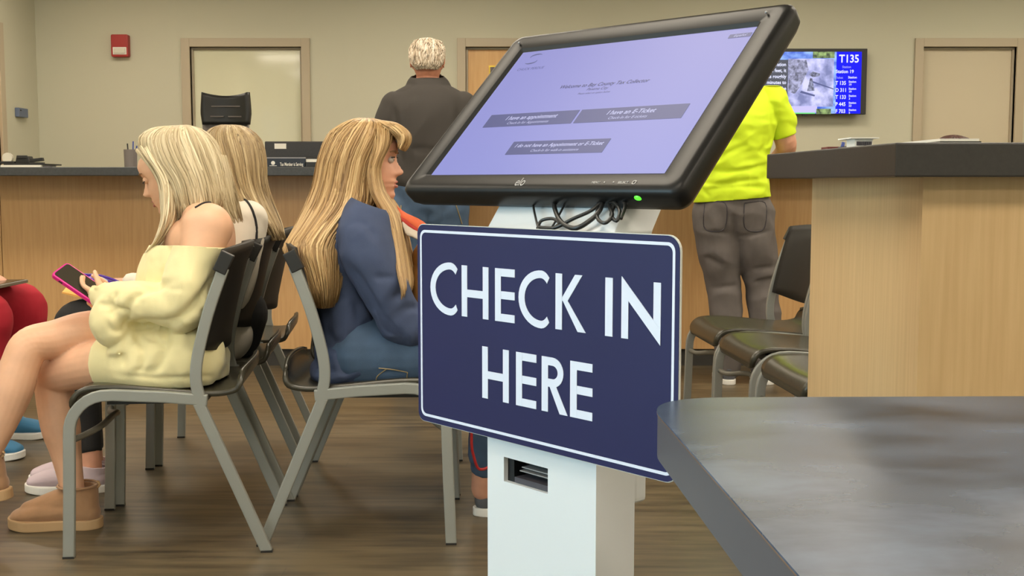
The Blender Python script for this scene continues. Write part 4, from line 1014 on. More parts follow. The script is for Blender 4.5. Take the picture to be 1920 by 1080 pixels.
def hand_pieces(w, d, nrm, curl=.6, s=1.0, thumb=1, spread=.1, tcurl=.4):
    """wrist point, direction of the fingers, palm normal (fingers curl towards it)"""
    d = d.normalized(); nrm = (nrm - d * nrm.dot(d)).normalized(); sd = d.cross(nrm) * thumb
    w = Vector(w); P = [limb([w - d * .03 * s, w, w + d * .04 * s, w + d * .085 * s], [(.026 * s, .019 * s), (.026 * s, .018 * s), (.038 * s, .016 * s), (.040 * s, .013 * s)], side=sd, n=14)]
    for q, (off, L) in enumerate(((.030, .072), (.010, .080), (-.010, .075), (-.029, .060))):
        b = w + d * (.082 - .004 * abs(q - 1)) * s + sd * off * s
        dd = (d + sd * off * spread * 10).normalized(); pts = [b - dd * .015 * s, b]
        ang = 0; cu = curl * (.9 + .12 * q)
        for k_, fr in enumerate((.45, .30, .25)):
            ang += cu * (.75, 1.0, .7)[k_]
            pts.append(pts[-1] + (dd * math.cos(ang) + nrm * math.sin(ang)) * L * fr * s)
        P.append(limb(pts, [.0092 * s, .0092 * s, .0083 * s, .0076 * s, .0062 * s], side=sd, n=10, sub=4, cap=3))
    b = w + d * .018 * s + sd * .022 * s; pts = [b, b + (sd * .75 + d * .6 + nrm * .2) * .035 * s]
    pts.append(pts[-1] + (sd * .45 + d * .8 + nrm * tcurl) .normalized() * .034 * s); pts.append(pts[-1] + (sd * .1 + d * .85 + nrm * tcurl * 1.4).normalized() * .028 * s)
    P.append(limb(pts, [.014 * s, .0115 * s, .0098 * s, .0075 * s], n=10, sub=4, cap=3))
    return P
OUT = [(0, .004), (.008, .02), (.04, .033), (.1, .032), (.16, .042), (.2, .045), (.235, .038), (.255, .022), (.262, .004)]
def shoe(name, heel, d, L, par, kind, mats, pitch=0, s=1.0):
    """heel point on the ground, direction of the toe; par is the person"""
    d = Vector(d).normalized(); f = (d * math.cos(pitch) - ZA * math.sin(pitch)); u = (ZA * math.cos(pitch) + d * math.sin(pitch)); l = u.cross(f)
    k_ = L / .262
    def T(x, y, z): return Vector(heel) + f * x * k_ + l * y * k_ + u * z
    fat = 1.18 if kind == 'boot' else 1.0
    P = [limb([T(.034, 0, .045), T(.09, 0, .052), T(.16, 0, .048), T(.205, 0, .042), T(.232, 0, .036)], [(.033 * fat * k_, .034), (.034 * fat * k_, .036), (.04 * fat * k_, .032), (.042 * fat * k_, .026), (.034 * fat * k_, .020)], side=l, n=18)]
    if kind == 'boot': P.append(limb([T(.055, 0, .05), T(.056, 0, .09), T(.062, 0, .155)], [(.045, .052), (.046, .053), (.05, .056)], side=l, n=20, cap=2)); P.append(limb([T(.08, 0, .09), T(.15, 0, .065), T(.2, 0, .052)], [.04, .036, .028]))
    else: P.append(limb([T(.046, 0, .05), T(.042, 0, .105)], [(.036, .043), (.037, .044)], side=l, n=18, cap=2)); P.append(limb([T(.07, 0, .07), T(.13, 0, .062)], [.03, .03]))
    ch_ = .126 if kind == 'boot' else .088
    up = blob(name, P, mats[0], par, voxel=.004, smooth=4, cuts=[(T(.06, 0, ch_), u - f * (.0 if kind == 'boot' else .12))], thick=.006)
    h = .03 if kind == 'boot' else .026
    ol = [(x, w * fat * 1.04) for x, w in OUT]
    cp = crom([V3(x, w, 0) for x, w in ol], 4)
    poly = [(p.x - .004, -p.y) for p in cp] + [(p.x - .004, p.y) for p in cp[::-1]]
    put('sole', xform(prism(poly, 0.0, h), lambda q: T(q.x, q.y, q.z + (max(0, q.x - .2) * .12))), mats[1], up, world=True, bevel=.004, seg=2)
    if kind == 'boot':
        put('shaft_seam', tube([T(.075, -.0515 * fat, .035), T(.073, -.056, .08), T(.076, -.051, .128)], .0018, 6, sub=4), M['rubber_tan'], up, smooth=True, world=True)
        put('collar_binding', tube([T(.062 + .055 * math.cos(R(a)), .053 * math.sin(R(a)), .128) for a in range(0, 361, 24)], .004, 6), M['suede'], up, smooth=True, world=True)
        put('heel_loop', tube([T(.010, 0, .118), T(.000, 0, .13), T(.008, 0, .138)], .004, 6, sub=3), M['rubber_tan'], up, smooth=True, world=True)
    else:
        for q in range(4):
            x = .105 + .02 * q; put('lace', tube([T(x, -.026, .083 - .006 * q), T(x + .006, 0, .094 - .007 * q), T(x + .012, .026, .083 - .006 * q)], .0026, 6, sub=4), mats[2], up, smooth=True, world=True)
        put('side_stripe', [tube([T(.07, sy * .0385, .035), T(.10, sy * .0405, .06), T(.12, sy * .036, .078)], .0025, 6, sub=3) for sy in (-1, 1)], mats[2], up, smooth=True, world=True)
    return up

def hair(name, rings, m, par, locks, r=.0032, bulk=True, seed=1, side_from=0, side_to=2 * PI, jit=.006, endj=.18, lift=.002, wave=.004, tonew=(.55, .3), sq=1.0, clump=18, endtaper=True, short=0):
    """rings: (front point, back point, half width); a lock keeps its angle and runs down the rings"""
    rn = random.Random(seed)
    fr = crom([r_[0] for r_ in rings], 8); bk = crom([r_[1] for r_ in rings], 8); hw = crom([V3(r_[2], r_[3] if len(r_) > 3 else 1, 0) for r_ in rings], 8)
    n = len(fr)
    def pt(th, lv, off=0):
        lv = max(0, min(n - 1.001, lv)); i = int(lv); t = lv - i
        f = fr[i].lerp(fr[i + 1], t); b = bk[i].lerp(bk[i + 1], t); w = hw[i].lerp(hw[i + 1], t).x
        c = (f + b) / 2; a = (f - b) / 2; al = a.length or 1e-4
        side = SIDE
        rad = 1 + off / max(.02, (al + w) / 2)
        ct, st = math.cos(th), math.sin(th)
        ct = math.copysign(abs(ct) ** sq, ct); st = math.copysign(abs(st) ** sq, st)
        return c + (a * ct + side * w * st) * rad
    par_o = par
    pieces = []; tones = []
    if bulk:
        na = 72; V = []; Fc = []
        T_ = []
        for i in range(n):
            for j in range(na):
                th = 2 * PI * j / na
                g_ = noise.noise(V3(th * clump / 6.28 * 1.3 + seed * 7, i * .05, 0)) * .005 * min(1, i / 8)
                V.append(pt(th, i, g_ - .002)); T_.append(max(0, min(1, .35 + g_ * 60)))
        for i in range(n - 1):
            for j in range(na):
                k_ = (j + 1) % na; Fc.append((i * na + j, i * na + k_, (i + 1) * na + k_, (i + 1) * na + j))
        Fc.append(tuple(range(na))[::-1]); Fc.append(tuple(range((n - 1) * na, n * na)))
        pieces.append((V, Fc)); tones += T_
    for q in range(locks):
        th = side_from + (side_to - side_from) * rn.random(); th0 = th
        l0 = rn.random() ** 2 * n * .35; l1 = (n - 1) * (1 - endj * rn.random() ** 1.3)
        if short: l0 = rn.random() * n * .95; l1 = l0 + n * short * rn.uniform(.6, 1.2)
        m_ = 16; ph = rn.random() * 6; of0 = lift + jit * rn.random() ** 2; path = []
        dr = rn.uniform(-.10, .10); wv = wave * rn.uniform(.3, 1.2)
        for i in range(m_ + 1):
            t = i / m_; lv = l0 + (l1 - l0) * t
            g_ = noise.noise(V3(th * clump / 6.28 * 1.3 + seed * 7, lv * .05, 0)) * .005 * min(1, lv / 8)
            p = pt(th + dr * t + .03 * math.sin(ph + t * 5), lv, of0 * min(1, t * 4 + .1) + g_ + wv * math.sin(ph + t * 9) * t)
            path.append(p)
        rr = r * rn.uniform(.6, 1.35)
        secs = [circ(rr * 1.5 * k_, rr * .6 * k_, 6) for k_ in [(.35 + .65 * min(1, t * 5)) * (1 if not endtaper or t < .6 else 1 - .85 * ((t - .6) / .4) ** 1.5) for t in [i / m_ for i in range(m_ + 1)]]]
        cen = (fr[min(n - 1, int(l1))] + bk[min(n - 1, int(l1))]) / 2
        pc = sweep(path, secs, ref=(path[m_ // 2] - cen).normalized())
        pieces.append(pc)
        tone = max(0, min(1, tonew[0] + tonew[1] * noise.noise(V3(th0 * 5 + seed, 3, 0)) * 1.6 + rn.gauss(0, .16)))
        tones += [tone] * len(pc[0])
    me = me_of(name, pieces, recalc=False)
    at_ = me.attributes.new('tone', 'FLOAT', 'POINT'); at_.data.foreach_set('value', tones)
    return link(name, me, m, par, smooth=True, world=True)
SIDE = V3(0, -1, 0)

def displace2(me, folds, plane_mask=None):
    n = len(me.vertices); co = np.empty(n * 3); me.vertices.foreach_get('co', co); co = co.reshape(n, 3)
    no = np.empty(n * 3); me.vertex_normals.foreach_get('vector', no); no = no.reshape(n, 3)
    mask = np.clip(-no[:, 1] * 2.5 + .3, 0, 1); d = np.zeros(n)
    # positions as the side view sees them
    P2 = co[:, [0, 2]] / co[:, [1]] - np.array([0, CAM_H]) / co[:, [1]]
    for pts, w, dep in folds:
        Q = [Vector(((x - 960) / F_PX, (342 - y) / F_PX, 0)) for x, y in pts]
        Q = crom(Q, 6) if len(Q) > 2 else Q
        best = np.full(n, 1e9); tt = np.zeros(n); m = len(Q) - 1
        for i in range(m):
            a = np.array(Q[i])[:2]; b = np.array(Q[i + 1])[:2]; ab = b - a
            t = np.clip(((P2 - a) @ ab) / max(ab @ ab, 1e-12), 0, 1); ds = np.linalg.norm(P2 - (a + t[:, None] * ab), axis=1)
            k_ = ds < best; best[k_] = ds[k_]; tt[k_] = (i + t[k_]) / m
        d += dep * np.exp(-(best * F_PX / w) ** 2) * np.clip(np.minimum(tt, 1 - tt) * 4 + .2, 0, 1)
    co += no * (d * mask)[:, None]; me.vertices.foreach_set('co', co.ravel()); me.update()
from mathutils.bvhtree import BVHTree
def fit_over(me, body, gap=.005, reach=.05):
    bt = BVHTree.FromPolygons([v.co.copy() for v in body.vertices], [tuple(q.vertices) for q in body.polygons])
    n = len(me.vertices); mv = []
    for v in me.vertices:
        loc, nr, i, d = bt.find_nearest(v.co, reach)
        if loc is not None and (v.co - loc).dot(nr) < gap:
            v.co = loc + nr * gap; mv.append(v.index)
    me.update()
def cloth(name, pieces, m, par, voxel=.005, smooth=6, folds=(), nz=(), cuts=(), thick=.004, seed=0, gap=.006):
    me = remeshed(pieces, voxel, smooth)
    if nz: displace(me, (), nz, seed)
    if folds: displace2(me, folds)
    bd = [o for o in par.children if o.name.startswith('body')]
    if bd:
        gap = .0035 if name in ('jeans', 'leggings', 'trousers') else max(gap, .008)
        fit_over(me, bd[0].data, gap + .002)
        n = len(me.vertices); co = np.empty(n * 3); me.vertices.foreach_get('co', co); co = co.reshape(n, 3)
        ed = np.empty(len(me.edges) * 2, dtype=np.int64); me.edges.foreach_get('vertices', ed); ed = ed.reshape(-1, 2)
        deg = np.bincount(ed.ravel(), minlength=n).astype(float)[:, None]
        for _k in range(3):
            s_ = np.stack([np.bincount(ed[:, 0], co[ed[:, 1], i], n) + np.bincount(ed[:, 1], co[ed[:, 0], i], n) for i in range(3)], 1)
            co = co + .5 * (s_ / deg - co)
        me.vertices.foreach_set('co', co.ravel()); me.update()
        fit_over(me, bd[0].data, gap)
    if cuts:
        bm = bmesh.new(); bm.from_mesh(me)
        for co, no in cuts:
            bmesh.ops.bisect_plane(bm, geom=bm.verts[:] + bm.edges[:] + bm.faces[:], plane_co=co, plane_no=no, clear_outer=True)
        bm.to_mesh(me); bm.free()
    o = link(name, me, m, par, smooth=True, world=True)
    if cuts and thick:
        s = o.modifiers.new('s', 'SOLIDIFY'); s.thickness = thick; s.offset = -1
    return o
def L(pts, Y=None):     # (px, py, Y, r) list -> points, radii
    return [at(p[0], p[1], p[2]) for p in pts], [p[3] for p in pts]
def LL(pts, grow=0, **k):
    a, b = L(pts); b = [(x + grow if not isinstance(x, tuple) else (x[0] + grow, x[1] + grow)) for x in b]
    return limb(a, b, **k)

def on_surface(o, px, py, off=.0015):
    org = Vector((0, 0, CAM_H)); d = (at(px, py, 1) - org).normalized()
    ok, loc, nrm, i = o.ray_cast(org, d)
    return loc + nrm * off if ok else at(px, py, 3.3)
def stitch(o, pts, w, m, nm='stitching'):
    iv = wm(o).inverted()
    P_ = crom([V3(x, y, 0) for x, y in pts], 5)
    org = iv @ Vector((0, 0, CAM_H)); Q = []
    for q in P_:
        d = (iv.to_3x3() @ (at(q.x, q.y, 1) - Vector((0, 0, CAM_H)))).normalized()
        ok, loc, nrm, i = o.ray_cast(org, d)
        if ok: Q.append((wm(o) @ loc) + nrm * .001)
    if len(Q) > 2: put(nm, tube(Q, w, 6), m, o, smooth=True, world=True)
# ------------------------------------------------------------------ woman in the pale yellow sweater
p = thing('person', 'blonde woman in a pale yellow off-shoulder sweater, bare legs crossed, holding a pink phone', 'person', (-.95, 3.4, 0), group=None)
p['skin_mat'] = 'skin'
s1 = .86; pit = R(22)
f1 = V3(-math.cos(pit), -.04, -math.sin(pit)); u1 = V3(-math.sin(pit), 0, math.cos(pit))
E1 = at(274, 341, 3.42); c1_ = E1 - f1 * .0765 * s1 - u1 * .020 * s1
H1 = head_frame(c1_, f1, u1, s1)
tor = [(338, 640, 3.42, (.165, .092)), (349, 590, 3.42, (.135, .086)), (366, 530, 3.42, (.125, .09)), (376, 475, 3.42, (.165, .09)), (382, 440, 3.42, (.178, .085)), (383, 415, 3.42, (.15, .072)), (374, 392, 3.42, (.075, .056)), (345, 350, 3.42, (.048, .05))]
armn = [(388, 428, 3.285, .074), (374, 478, 3.25, .054), (356, 535, 3.225, .045), (344, 582, 3.215, .042), (290, 572, 3.22, .038), (232, 560, 3.275, .026), (220, 560, 3.285, .022)]
armf = [(385, 432, 3.58, .06), (370, 500, 3.62, .048), (350, 580, 3.6, .042), (270, 572, 3.54, .034), (222, 562, 3.44, .024)]
legR = [(330, 648, 3.50, .085), (240, 630, 3.44, .078), (165, 625, 3.38, .066), (105, 636, 3.34, .056), (58, 648, 3.30, .054), (40, 680, 3.285, .054), (24, 730, 3.27, .056), (2, 790, 3.26, .046), (-26, 860, 3.25, .033), (-32, 885, 3.25, .032)]
legL = [(345, 662, 3.30, .085), (270, 676, 3.28, .078), (200, 680, 3.30, .07), (135, 692, 3.36, .062), (102, 706, 3.40, .056), (103, 738, 3.41, .055), (114, 800, 3.41, .056), (124, 850, 3.41, .044), (133, 900, 3.41, .036), (136, 925, 3.41, .036)]
hd = hand_pieces(at(220, 560, 3.285), V3(-.85, .10, .12), V3(0, .55, .83), curl=.55, s=.86, thumb=-1, tcurl=.9)
hd2 = hand_pieces(at(222, 562, 3.44), V3(-.8, -.35, .1), V3(.0, -.8, .5), curl=.7, s=.86, thumb=1)
parts = [head_piece(c1_, f1, u1, s1), LL(tor), LL([(370, 404, 3.36, .045), (380, 416, 3.32, .056), (388, 430, 3.285, .066)]), LL([(352, 452, 3.36, .066), (384, 450, 3.29, .062)]), LL(armn), LL(armf), LL(legR), LL(legL)] + ears(H1, s1) + hd + hd2
body1 = blob('body', parts, M['skin'], p, voxel=.0034, smooth=8, relax=[(at(378, 440, 3.27), .17, 90)])
face_parts(H1, s1, p, closed=True, near=(1, -1))
swp = [LL([(322, 668, 3.41, (.20, .158)), (322, 635, 3.41, (.19, .134)), (336, 575, 3.42, (.172, .134)), (350, 520, 3.42, (.172, .134)), (369, 488, 3.42, (.175, .124)), (384, 463, 3.42, (.18, .106)), (388, 443, 3.42, (.17, .09))]),
       LL([(384, 446, 3.265, .080), (367, 484, 3.24, .066), (350, 535, 3.22, .072), (338, 578, 3.21, .066), (300, 570, 3.215, .062), (250, 566, 3.23, .062), (215, 562, 3.25, .056), (192, 556, 3.275, .038)]),
       LL([(212, 575, 3.235, .055), (206, 600, 3.225, .056), (212, 618, 3.225, .046)]),
       LL([(385, 445, 3.58, .085), (370, 500, 3.62, .080), (350, 578, 3.6, .068), (280, 570, 3.55, .06), (225, 566, 3.48, .045)]),
       LL([(268, 640, 3.38, (.185, .080)), (266, 680, 3.37, (.19, .086)), (270, 706, 3.35, (.17, .060))]), LL([(345, 668, 3.29, .11), (285, 678, 3.28, .10), (250, 682, 3.28, .088)]), LL([(340, 650, 3.46, .12), (280, 640, 3.44, .1), (240, 632, 3.42, .088)]),
       LL([(378, 684, 3.42, (.17, .075)), (384, 700, 3.42, (.16, .06))])]
fo = [([(350, 462), (352, 500), (345, 541)], 4, -.004), ([(252, 533), (300, 541), (348, 543)], 4, -.004),
      ([(236, 606), (275, 612), (320, 605), (362, 575), (400, 530), (430, 490)], 10, -.022), ([(238, 600), (236, 575), (262, 548), (320, 528)], 8, -.014),
      ([(212, 598), (205, 570), (215, 545)], 6, -.010), ([(196, 590), (215, 580), (232, 590), (230, 612), (214, 622), (198, 612), (196, 592)], 4, -.009),
      ([(180, 570), (205, 575), (228, 585)], 5, -.007),
      ([(238, 618), (226, 650), (224, 690)], 7, -.007), ([(245, 620), (262, 652), (258, 690), (240, 700)], 7, -.010), ([(250, 615), (290, 640), (300, 650)], 6, -.010),
      ([(310, 605), (306, 640), (290, 690), (250, 704)], 8, -.010), ([(370, 580), (410, 600), (440, 600)], 7, -.010), ([(330, 620), (390, 610), (430, 585)], 7, -.008),
      ([(215, 708), (300, 712), (400, 708)], 4, -.007), ([(400, 540), (425, 520), (450, 500)], 7, -.01), ([(290, 480), (300, 520)], 12, -.004), ([(262, 560), (255, 590)], 6, -.006)]
nl = at(365, 463, 3.25)
sw = cloth('sweater', swp, M['sweater'], p, voxel=.0052, smooth=8, folds=fo, nz=[((7, 7, 5), .0045), ((16, 14, 9), .0024), ((34, 22, 16), .0012)], cuts=[(nl, V3(.06, .10, 1)), (at(232, 728, 3.2), V3(0, -.02, -1))], thick=.005, seed=3)
# dark strap of the top under the sweater
STRAP1 = [(366, 390), (384, 381), (404, 382), (424, 394), (438, 414), (445, 438), (446, 458)]
bh = at(186, 985, 3.41); bh.z = 0
shoe('boot', V3(at(190, 985, 3.41).x, 3.41, 0), (-1, -.02, 0), .275, p, 'boot', (M['suede'], M['rubber_tan']))
h2 = at(20, 934, 3.25)
shoe('boot', V3(h2.x, 3.25, h2.z), (-1, .05, 0), .275, p, 'boot', (M['suede'], M['rubber_tan']), pitch=R(6))
# hair: parted on top, falling over the ear to the chest and over the back
def rg(fp, bp, w, Y): return (at(fp[0], fp[1], Y), at(bp[0], bp[1], Y), w)
Yh = 3.42
R1_ = [rg((322, 236), (350, 234), .006, Yh), rg((290, 241), (376, 243), .052, Yh), rg((266, 262), (398, 266), .078, Yh), rg((280, 300), (412, 298), .091, Yh), rg((312, 340), (420, 333), .094, Yh), rg((322, 375), (426, 366), .094, Yh), rg((328, 400), (422, 385), .088, Yh), rg((330, 420), (405, 398), .074, Yh)]
hair('hair', R1_, M['hair_platinum'], p, 1400, r=.0023, seed=3, endj=.26, tonew=(.66, .36), clump=26)
R1b = [rg((258, 285), (300, 258), .064, Yh), rg((280, 303), (318, 292), .084, Yh), rg((306, 340), (340, 335), .090, Yh), rg((312, 385), (345, 385), .090, Yh - .01), rg((310, 420), (338, 418), .085, Yh - .02), rg((298, 452), (320, 446), .08, Yh - .03), rg((278, 474), (296, 470), .07, Yh - .03)]
hair('hair_front_locks', R1b, M['hair_platinum'], p, 260, r=.0021, bulk=False, seed=5, endj=.5, tonew=(.75, .3))
R1c = [rg((395, 290), (420, 290), .07, Yh + .03), rg((408, 350), (432, 345), .078, Yh + .03), rg((418, 392), (442, 388), .075, Yh + .05), rg((430, 420), (452, 418), .05, Yh + .07)]
hair('hair_back_locks', R1c, M['hair_platinum'], p, 200, r=.0021, bulk=False, seed=8, endj=.4, tonew=(.55, .3))
bpy.context.view_layer.update()
stitch([o for o in p.children if o.name.startswith('body')][0], STRAP1, .0032, M['black_cloth'], 'strap')
# phone in her hand
ph = thing('smartphone', 'smartphone in a hot pink case held by the blonde woman in the yellow sweater', 'phone', at(140, 522, 3.30))
pa, pb = at(111, 502, 3.30), at(174, 545, 3.30); du = (pb - pa).normalized(); dl_ = (pb - pa).length
pnr = V3(.12, -.42, .9); pnr = (pnr - du * pnr.dot(du)).normalized(); pw = pnr.cross(du).normalized()
def php(pc): return [pa + du * q.x + pw * q.y + pnr * q.z for q in [Vector(v) for v in pc[0]]], pc[1]
put('phone_case', php(prism(rrect(0, dl_ + .05, -.038, .038, .012, 5), -.012, 0)), M['pink'], ph, world=True, bevel=.003)
put('screen', php(prism(rrect(.005, dl_ + .045, -.033, .033, .008, 5), 0, .0012)), M['screen_off'], ph, world=True)
put('side_button', php(box(.028, .04, -.0392, -.037, -.008, -.004)), M['black'], ph, world=True)

# ------------------------------------------------------------------ person in the white top behind her
p = thing('person', 'person with long ash-blond hair, white top and black leggings seated beyond the yellow sweater', 'person', (-1.0, 3.92, 0)); p['skin_mat'] = 'skin_pink'
Yc = 3.93
f2 = V3(-.93, .25, -.25); u2 = V3(-.22, 0, .97); c2_ = at(430, 292, Yc); s2 = .88
H2 = head_frame(c2_, f2, u2, s2)
tor = [(428, 615, Yc, (.165, .095)), (434, 560, Yc, (.135, .08)), (446, 490, Yc, (.13, .074)), (455, 430, Yc, (.15, .076)), (458, 398, Yc, (.14, .06)), (462, 378, Yc, (.08, .055)), (448, 355, Yc, (.048, .05)), (438, 320, Yc, (.045, .048))]
armn = [(466, 410, Yc - .155, .050), (456, 470, Yc - .18, .045), (430, 560, Yc - .2, .04), (350, 560, Yc - .18, .036), (262, 535, Yc - .12, .028), (245, 530, Yc - .1, .024)]
armf = [(468, 408, Yc + .16, .05), (440, 500, Yc + .19, .042), (400, 570, Yc + .18, .038), (300, 560, Yc + .1, .03), (240, 540, Yc + .04, .024)]
legn = [(420, 628, Yc - .1, .085), (300, 615, Yc - .08, .078), (190, 602, Yc - .05, .066), (142, 602, Yc - .04, .06), (140, 640, Yc - .04, .058), (150, 720, Yc - .06, .055), (162, 800, Yc - .08, .042), (170, 850, Yc - .1, .034), (172, 885, Yc - .11, .033)]
legf = [(420, 628, Yc + .1, .085), (300, 610, Yc + .1, .078), (190, 598, Yc + .1, .066), (148, 600, Yc + .1, .06), (146, 640, Yc + .08, .056), (156, 720, Yc + .04, .052), (166, 800, Yc + .0, .04), (174, 868, Yc - .02, .034)]
hd = hand_pieces(at(246, 530, Yc - .1), V3(-1, .0, -.02), V3(0, .3, -1), curl=.5, s=.82, thumb=-1) + hand_pieces(at(240, 540, Yc + .04), V3(-1, -.2, .05), V3(0, -.5, -.8), curl=.5, s=.82, thumb=1)
blob('body', [head_piece(c2_, f2, u2, s2), LL(tor), LL(armn), LL(armf), LL(legn), LL(legf)] + hd, M['skin_pink'], p, voxel=.0045, smooth=4)
face_parts(H2, s2, p, closed=True)
cloth('top', [LL(tor[:6], .010), LL(armn[:5], .012), LL(armf[:5], .012)], M['white_cloth'], p, voxel=.006, folds=[([(440, 400), (450, 430), (440, 470)], 6, -.006), ([(480, 400), (500, 440)], 6, -.006), ([(455, 400), (470, 440)], 5, -.005)], nz=[((9, 9, 6), .004)], cuts=[(at(468, 366, Yc), V3(-.3, 0, 1))], seed=9)
cloth('leggings', [LL(legn[:7] + [(165, 824, Yc - .09, .037)], .005), LL(legf[:7] + [(168, 820, Yc - .01, .036)], .005), LL([(430, 622, Yc, (.17, .108)), (445, 590, Yc, (.15, .1))])], M['black_cloth'], p, voxel=.006)
bpy.context.view_layer.update()
stitch([o for o in p.children if o.name.startswith('top')][0], [(432, 374), (446, 369), (462, 377), (474, 397), (481, 428), (479, 466)], .0042, M['black_cloth'], 'shoulder_strap')
shoe('sneaker', V3(at(200, 915, 3.80).x, 3.82, 0), (-1, -.06, 0), .275, p, 'sneaker', (M['lavender'], M['white_rubber'], M['sign_white']))
shoe('sneaker', V3(at(204, 900, 3.91).x, 3.925, 0), (-1, -.06, 0), .275, p, 'sneaker', (M['lavender'], M['white_rubber'], M['sign_white']))
R2_ = [rg((415, 234), (442, 234), .008, Yc), rg((398, 242), (462, 240), .05, Yc), rg((386, 262), (484, 262), .080, Yc), rg((398, 300), (493, 300), .088, Yc), rg((414, 340), (494, 335), .086, Yc), rg((430, 368), (500, 365), .084, Yc), rg((462, 395), (512, 395), .085, Yc - .01), rg((488, 422), (524, 422), .07, Yc - .03), rg((506, 450), (532, 450), .05, Yc - .04)]
hair('hair', R2_, M['hair_ash'], p, 1000, r=.0025, seed=12, endj=.22, tonew=(.5, .42), clump=24)
# things on her lap
en = thing('envelope', 'manila orange envelope lying on black-legginged knees beside the pink phone', 'envelope', at(145, 548, Yc))
ea, eb, ec, ed_ = at(116, 548, Yc - .06), at(186, 565, Yc - .12), at(215, 530, Yc + .12), at(136, 524, Yc + .10)
nn_ = (eb - ea).cross(ed_ - ea).normalized() * .004
put('envelope_body', ([ea, eb, ec, ed_, ea - nn_, eb - nn_, ec - nn_, ed_ - nn_], [(0, 1, 2, 3), (7, 6, 5, 4), (0, 4, 5, 1), (1, 5, 6, 2), (2, 6, 7, 3), (3, 7, 4, 0)]), M['manila'], en, world=True)
put('envelope_flap', ([ea + nn_ * .3, eb + nn_ * .3, (ea + eb + ed_) / 3 + nn_ * .3], [(0, 1, 2)]), mat('manila_flap', rgb(226, 166, 84), .8), en, world=True)
wl = thing('wallet', 'shiny purple vinyl wallet held on the lap beside the manila envelope', 'wallet', at(195, 530, Yc))
put('wallet_body', limb([at(160, 520, Yc - .10), at(185, 524, Yc - .12), at(215, 534, Yc - .13)], [(.03, .008), (.035, .011), (.03, .010)], n=10), M['purple'], wl, smooth=True, world=True)
put('wallet_clasp', limb([at(190, 522, Yc - .15), at(200, 527, Yc - .155)], [.005, .004], n=8), M['sign_white'], wl, smooth=True, world=True)
put('wrist_strap', tube([at(150, 514, Yc - .1), at(190, 517, Yc - .14), at(222, 528, Yc - .15), at(232, 534, Yc - .14)], .004, 6, sub=5), M['purple'], wl, smooth=True, world=True)

# ------------------------------------------------------------------ woman in the navy denim shirt
p = thing('person', 'woman with very long honey-blond hair and a navy denim shirt seated behind the sign', 'person', (-.47, 3.5, 0)); p['skin_mat'] = 'skin_pink'
Yc = 3.50; s3 = .92
f3 = V3(1, -.05, -.02); u3 = V3(.02, 0, 1)
E3 = at(741, 300, Yc); c3_ = E3 - f3 * .0765 * s3 - u3 * .020 * s3
H3 = head_frame(c3_, f3, u3, s3)
tor = [(664, 655, Yc, (.175, .10)), (660, 610, Yc, (.15, .095)), (657, 540, Yc, (.14, .095)), (662, 470, Yc, (.16, .105)), (672, 425, Yc, (.16, .08)), (682, 398, Yc, (.085, .06)), (690, 375, Yc, (.052, .054)), (695, 335, Yc, (.05, .052))]
armn = [(682, 428, Yc - .165, .058), (694, 490, Yc - .19, .054), (728, 560, Yc - .2, .050), (752, 608, Yc - .19, .047), (790, 610, Yc - .16, .042), (860, 580, Yc - .11, .028), (880, 575, Yc - .1, .024)]
armf = [(690, 428, Yc + .17, .055), (700, 490, Yc + .2, .05), (745, 600, Yc + .2, .043), (860, 585, Yc + .1, .028), (880, 580, Yc + .08, .024)]
legn = [(680, 662, Yc - .1, .095), (760, 660, Yc - .11, .09), (850, 655, Yc - .12, .078), (918, 655, Yc - .12, .064), (932, 690, Yc - .12, .060), (925, 770, Yc - .06, .056), (914, 850, Yc + .0, .045), (909, 915, Yc + .04, .042)]
legf = [(680, 662, Yc + .1, .095), (780, 655, Yc + .11, .085), (925, 640, Yc + .13, .064), (940, 680, Yc + .13, .058), (960, 760, Yc + .13, .052), (965, 860, Yc + .13, .04)]
hd = hand_pieces(at(880, 575, Yc - .1), V3(1, .1, -.15), V3(0, .8, -.5), curl=.6, s=.88, thumb=1) + hand_pieces(at(880, 580, Yc + .08), V3(1, -.2, -.1), V3(0, -.8, -.5), curl=.6, s=.88, thumb=-1)
blob('body', [head_piece(c3_, f3, u3, s3), LL(tor), LL(armn), LL(armf), LL(legn), LL(legf)] + ears(H3, s3) + hd, M['skin_pink'], p, voxel=.0036, smooth=4)
face_parts(H3, s3, p, closed=False)
shp = [LL([(668, 668, Yc, (.20, .115)), (666, 640, Yc, (.19, .118)), (664, 590, Yc, (.175, .118)), (656, 530, Yc, (.165, .122)), (658, 470, Yc, (.185, .128)), (674, 425, Yc, (.185, .105)), (686, 398, Yc, (.13, .085)), (690, 385, Yc, (.09, .075))]),
       LL([(680, 400, Yc - .09, .056), (683, 426, Yc - .16, .074), (695, 490, Yc - .195, .075), (728, 560, Yc - .2, .068), (755, 606, Yc - .19, .064), (790, 606, Yc - .17, .055), (845, 585, Yc - .12, .044)]),
       LL(armf[:4], .016), LL([(612, 690, Yc, (.16, .04)), (645, 690, Yc, (.2, .05)), (690, 672, Yc, (.2, .055))])]
fo3 = [([(655, 500), (690, 560), (720, 610), (755, 640)], 9, -.02), ([(600, 660), (650, 640), (700, 600)], 8, -.014), ([(640, 700), (700, 670), (760, 640)], 8, -.012), ([(735, 600), (760, 580), (785, 575)], 7, -.012), ([(738, 560), (755, 545)], 6, -.010),
       ([(650, 425), (668, 415), (690, 425), (705, 450)], 5, -.005), ([(590, 560), (650, 560)], 9, -.008), ([(612, 620), (640, 680), (650, 710)], 9, -.010), ([(670, 560), (668, 620)], 9, -.008), ([(700, 520), (745, 520)], 6, -.006)]
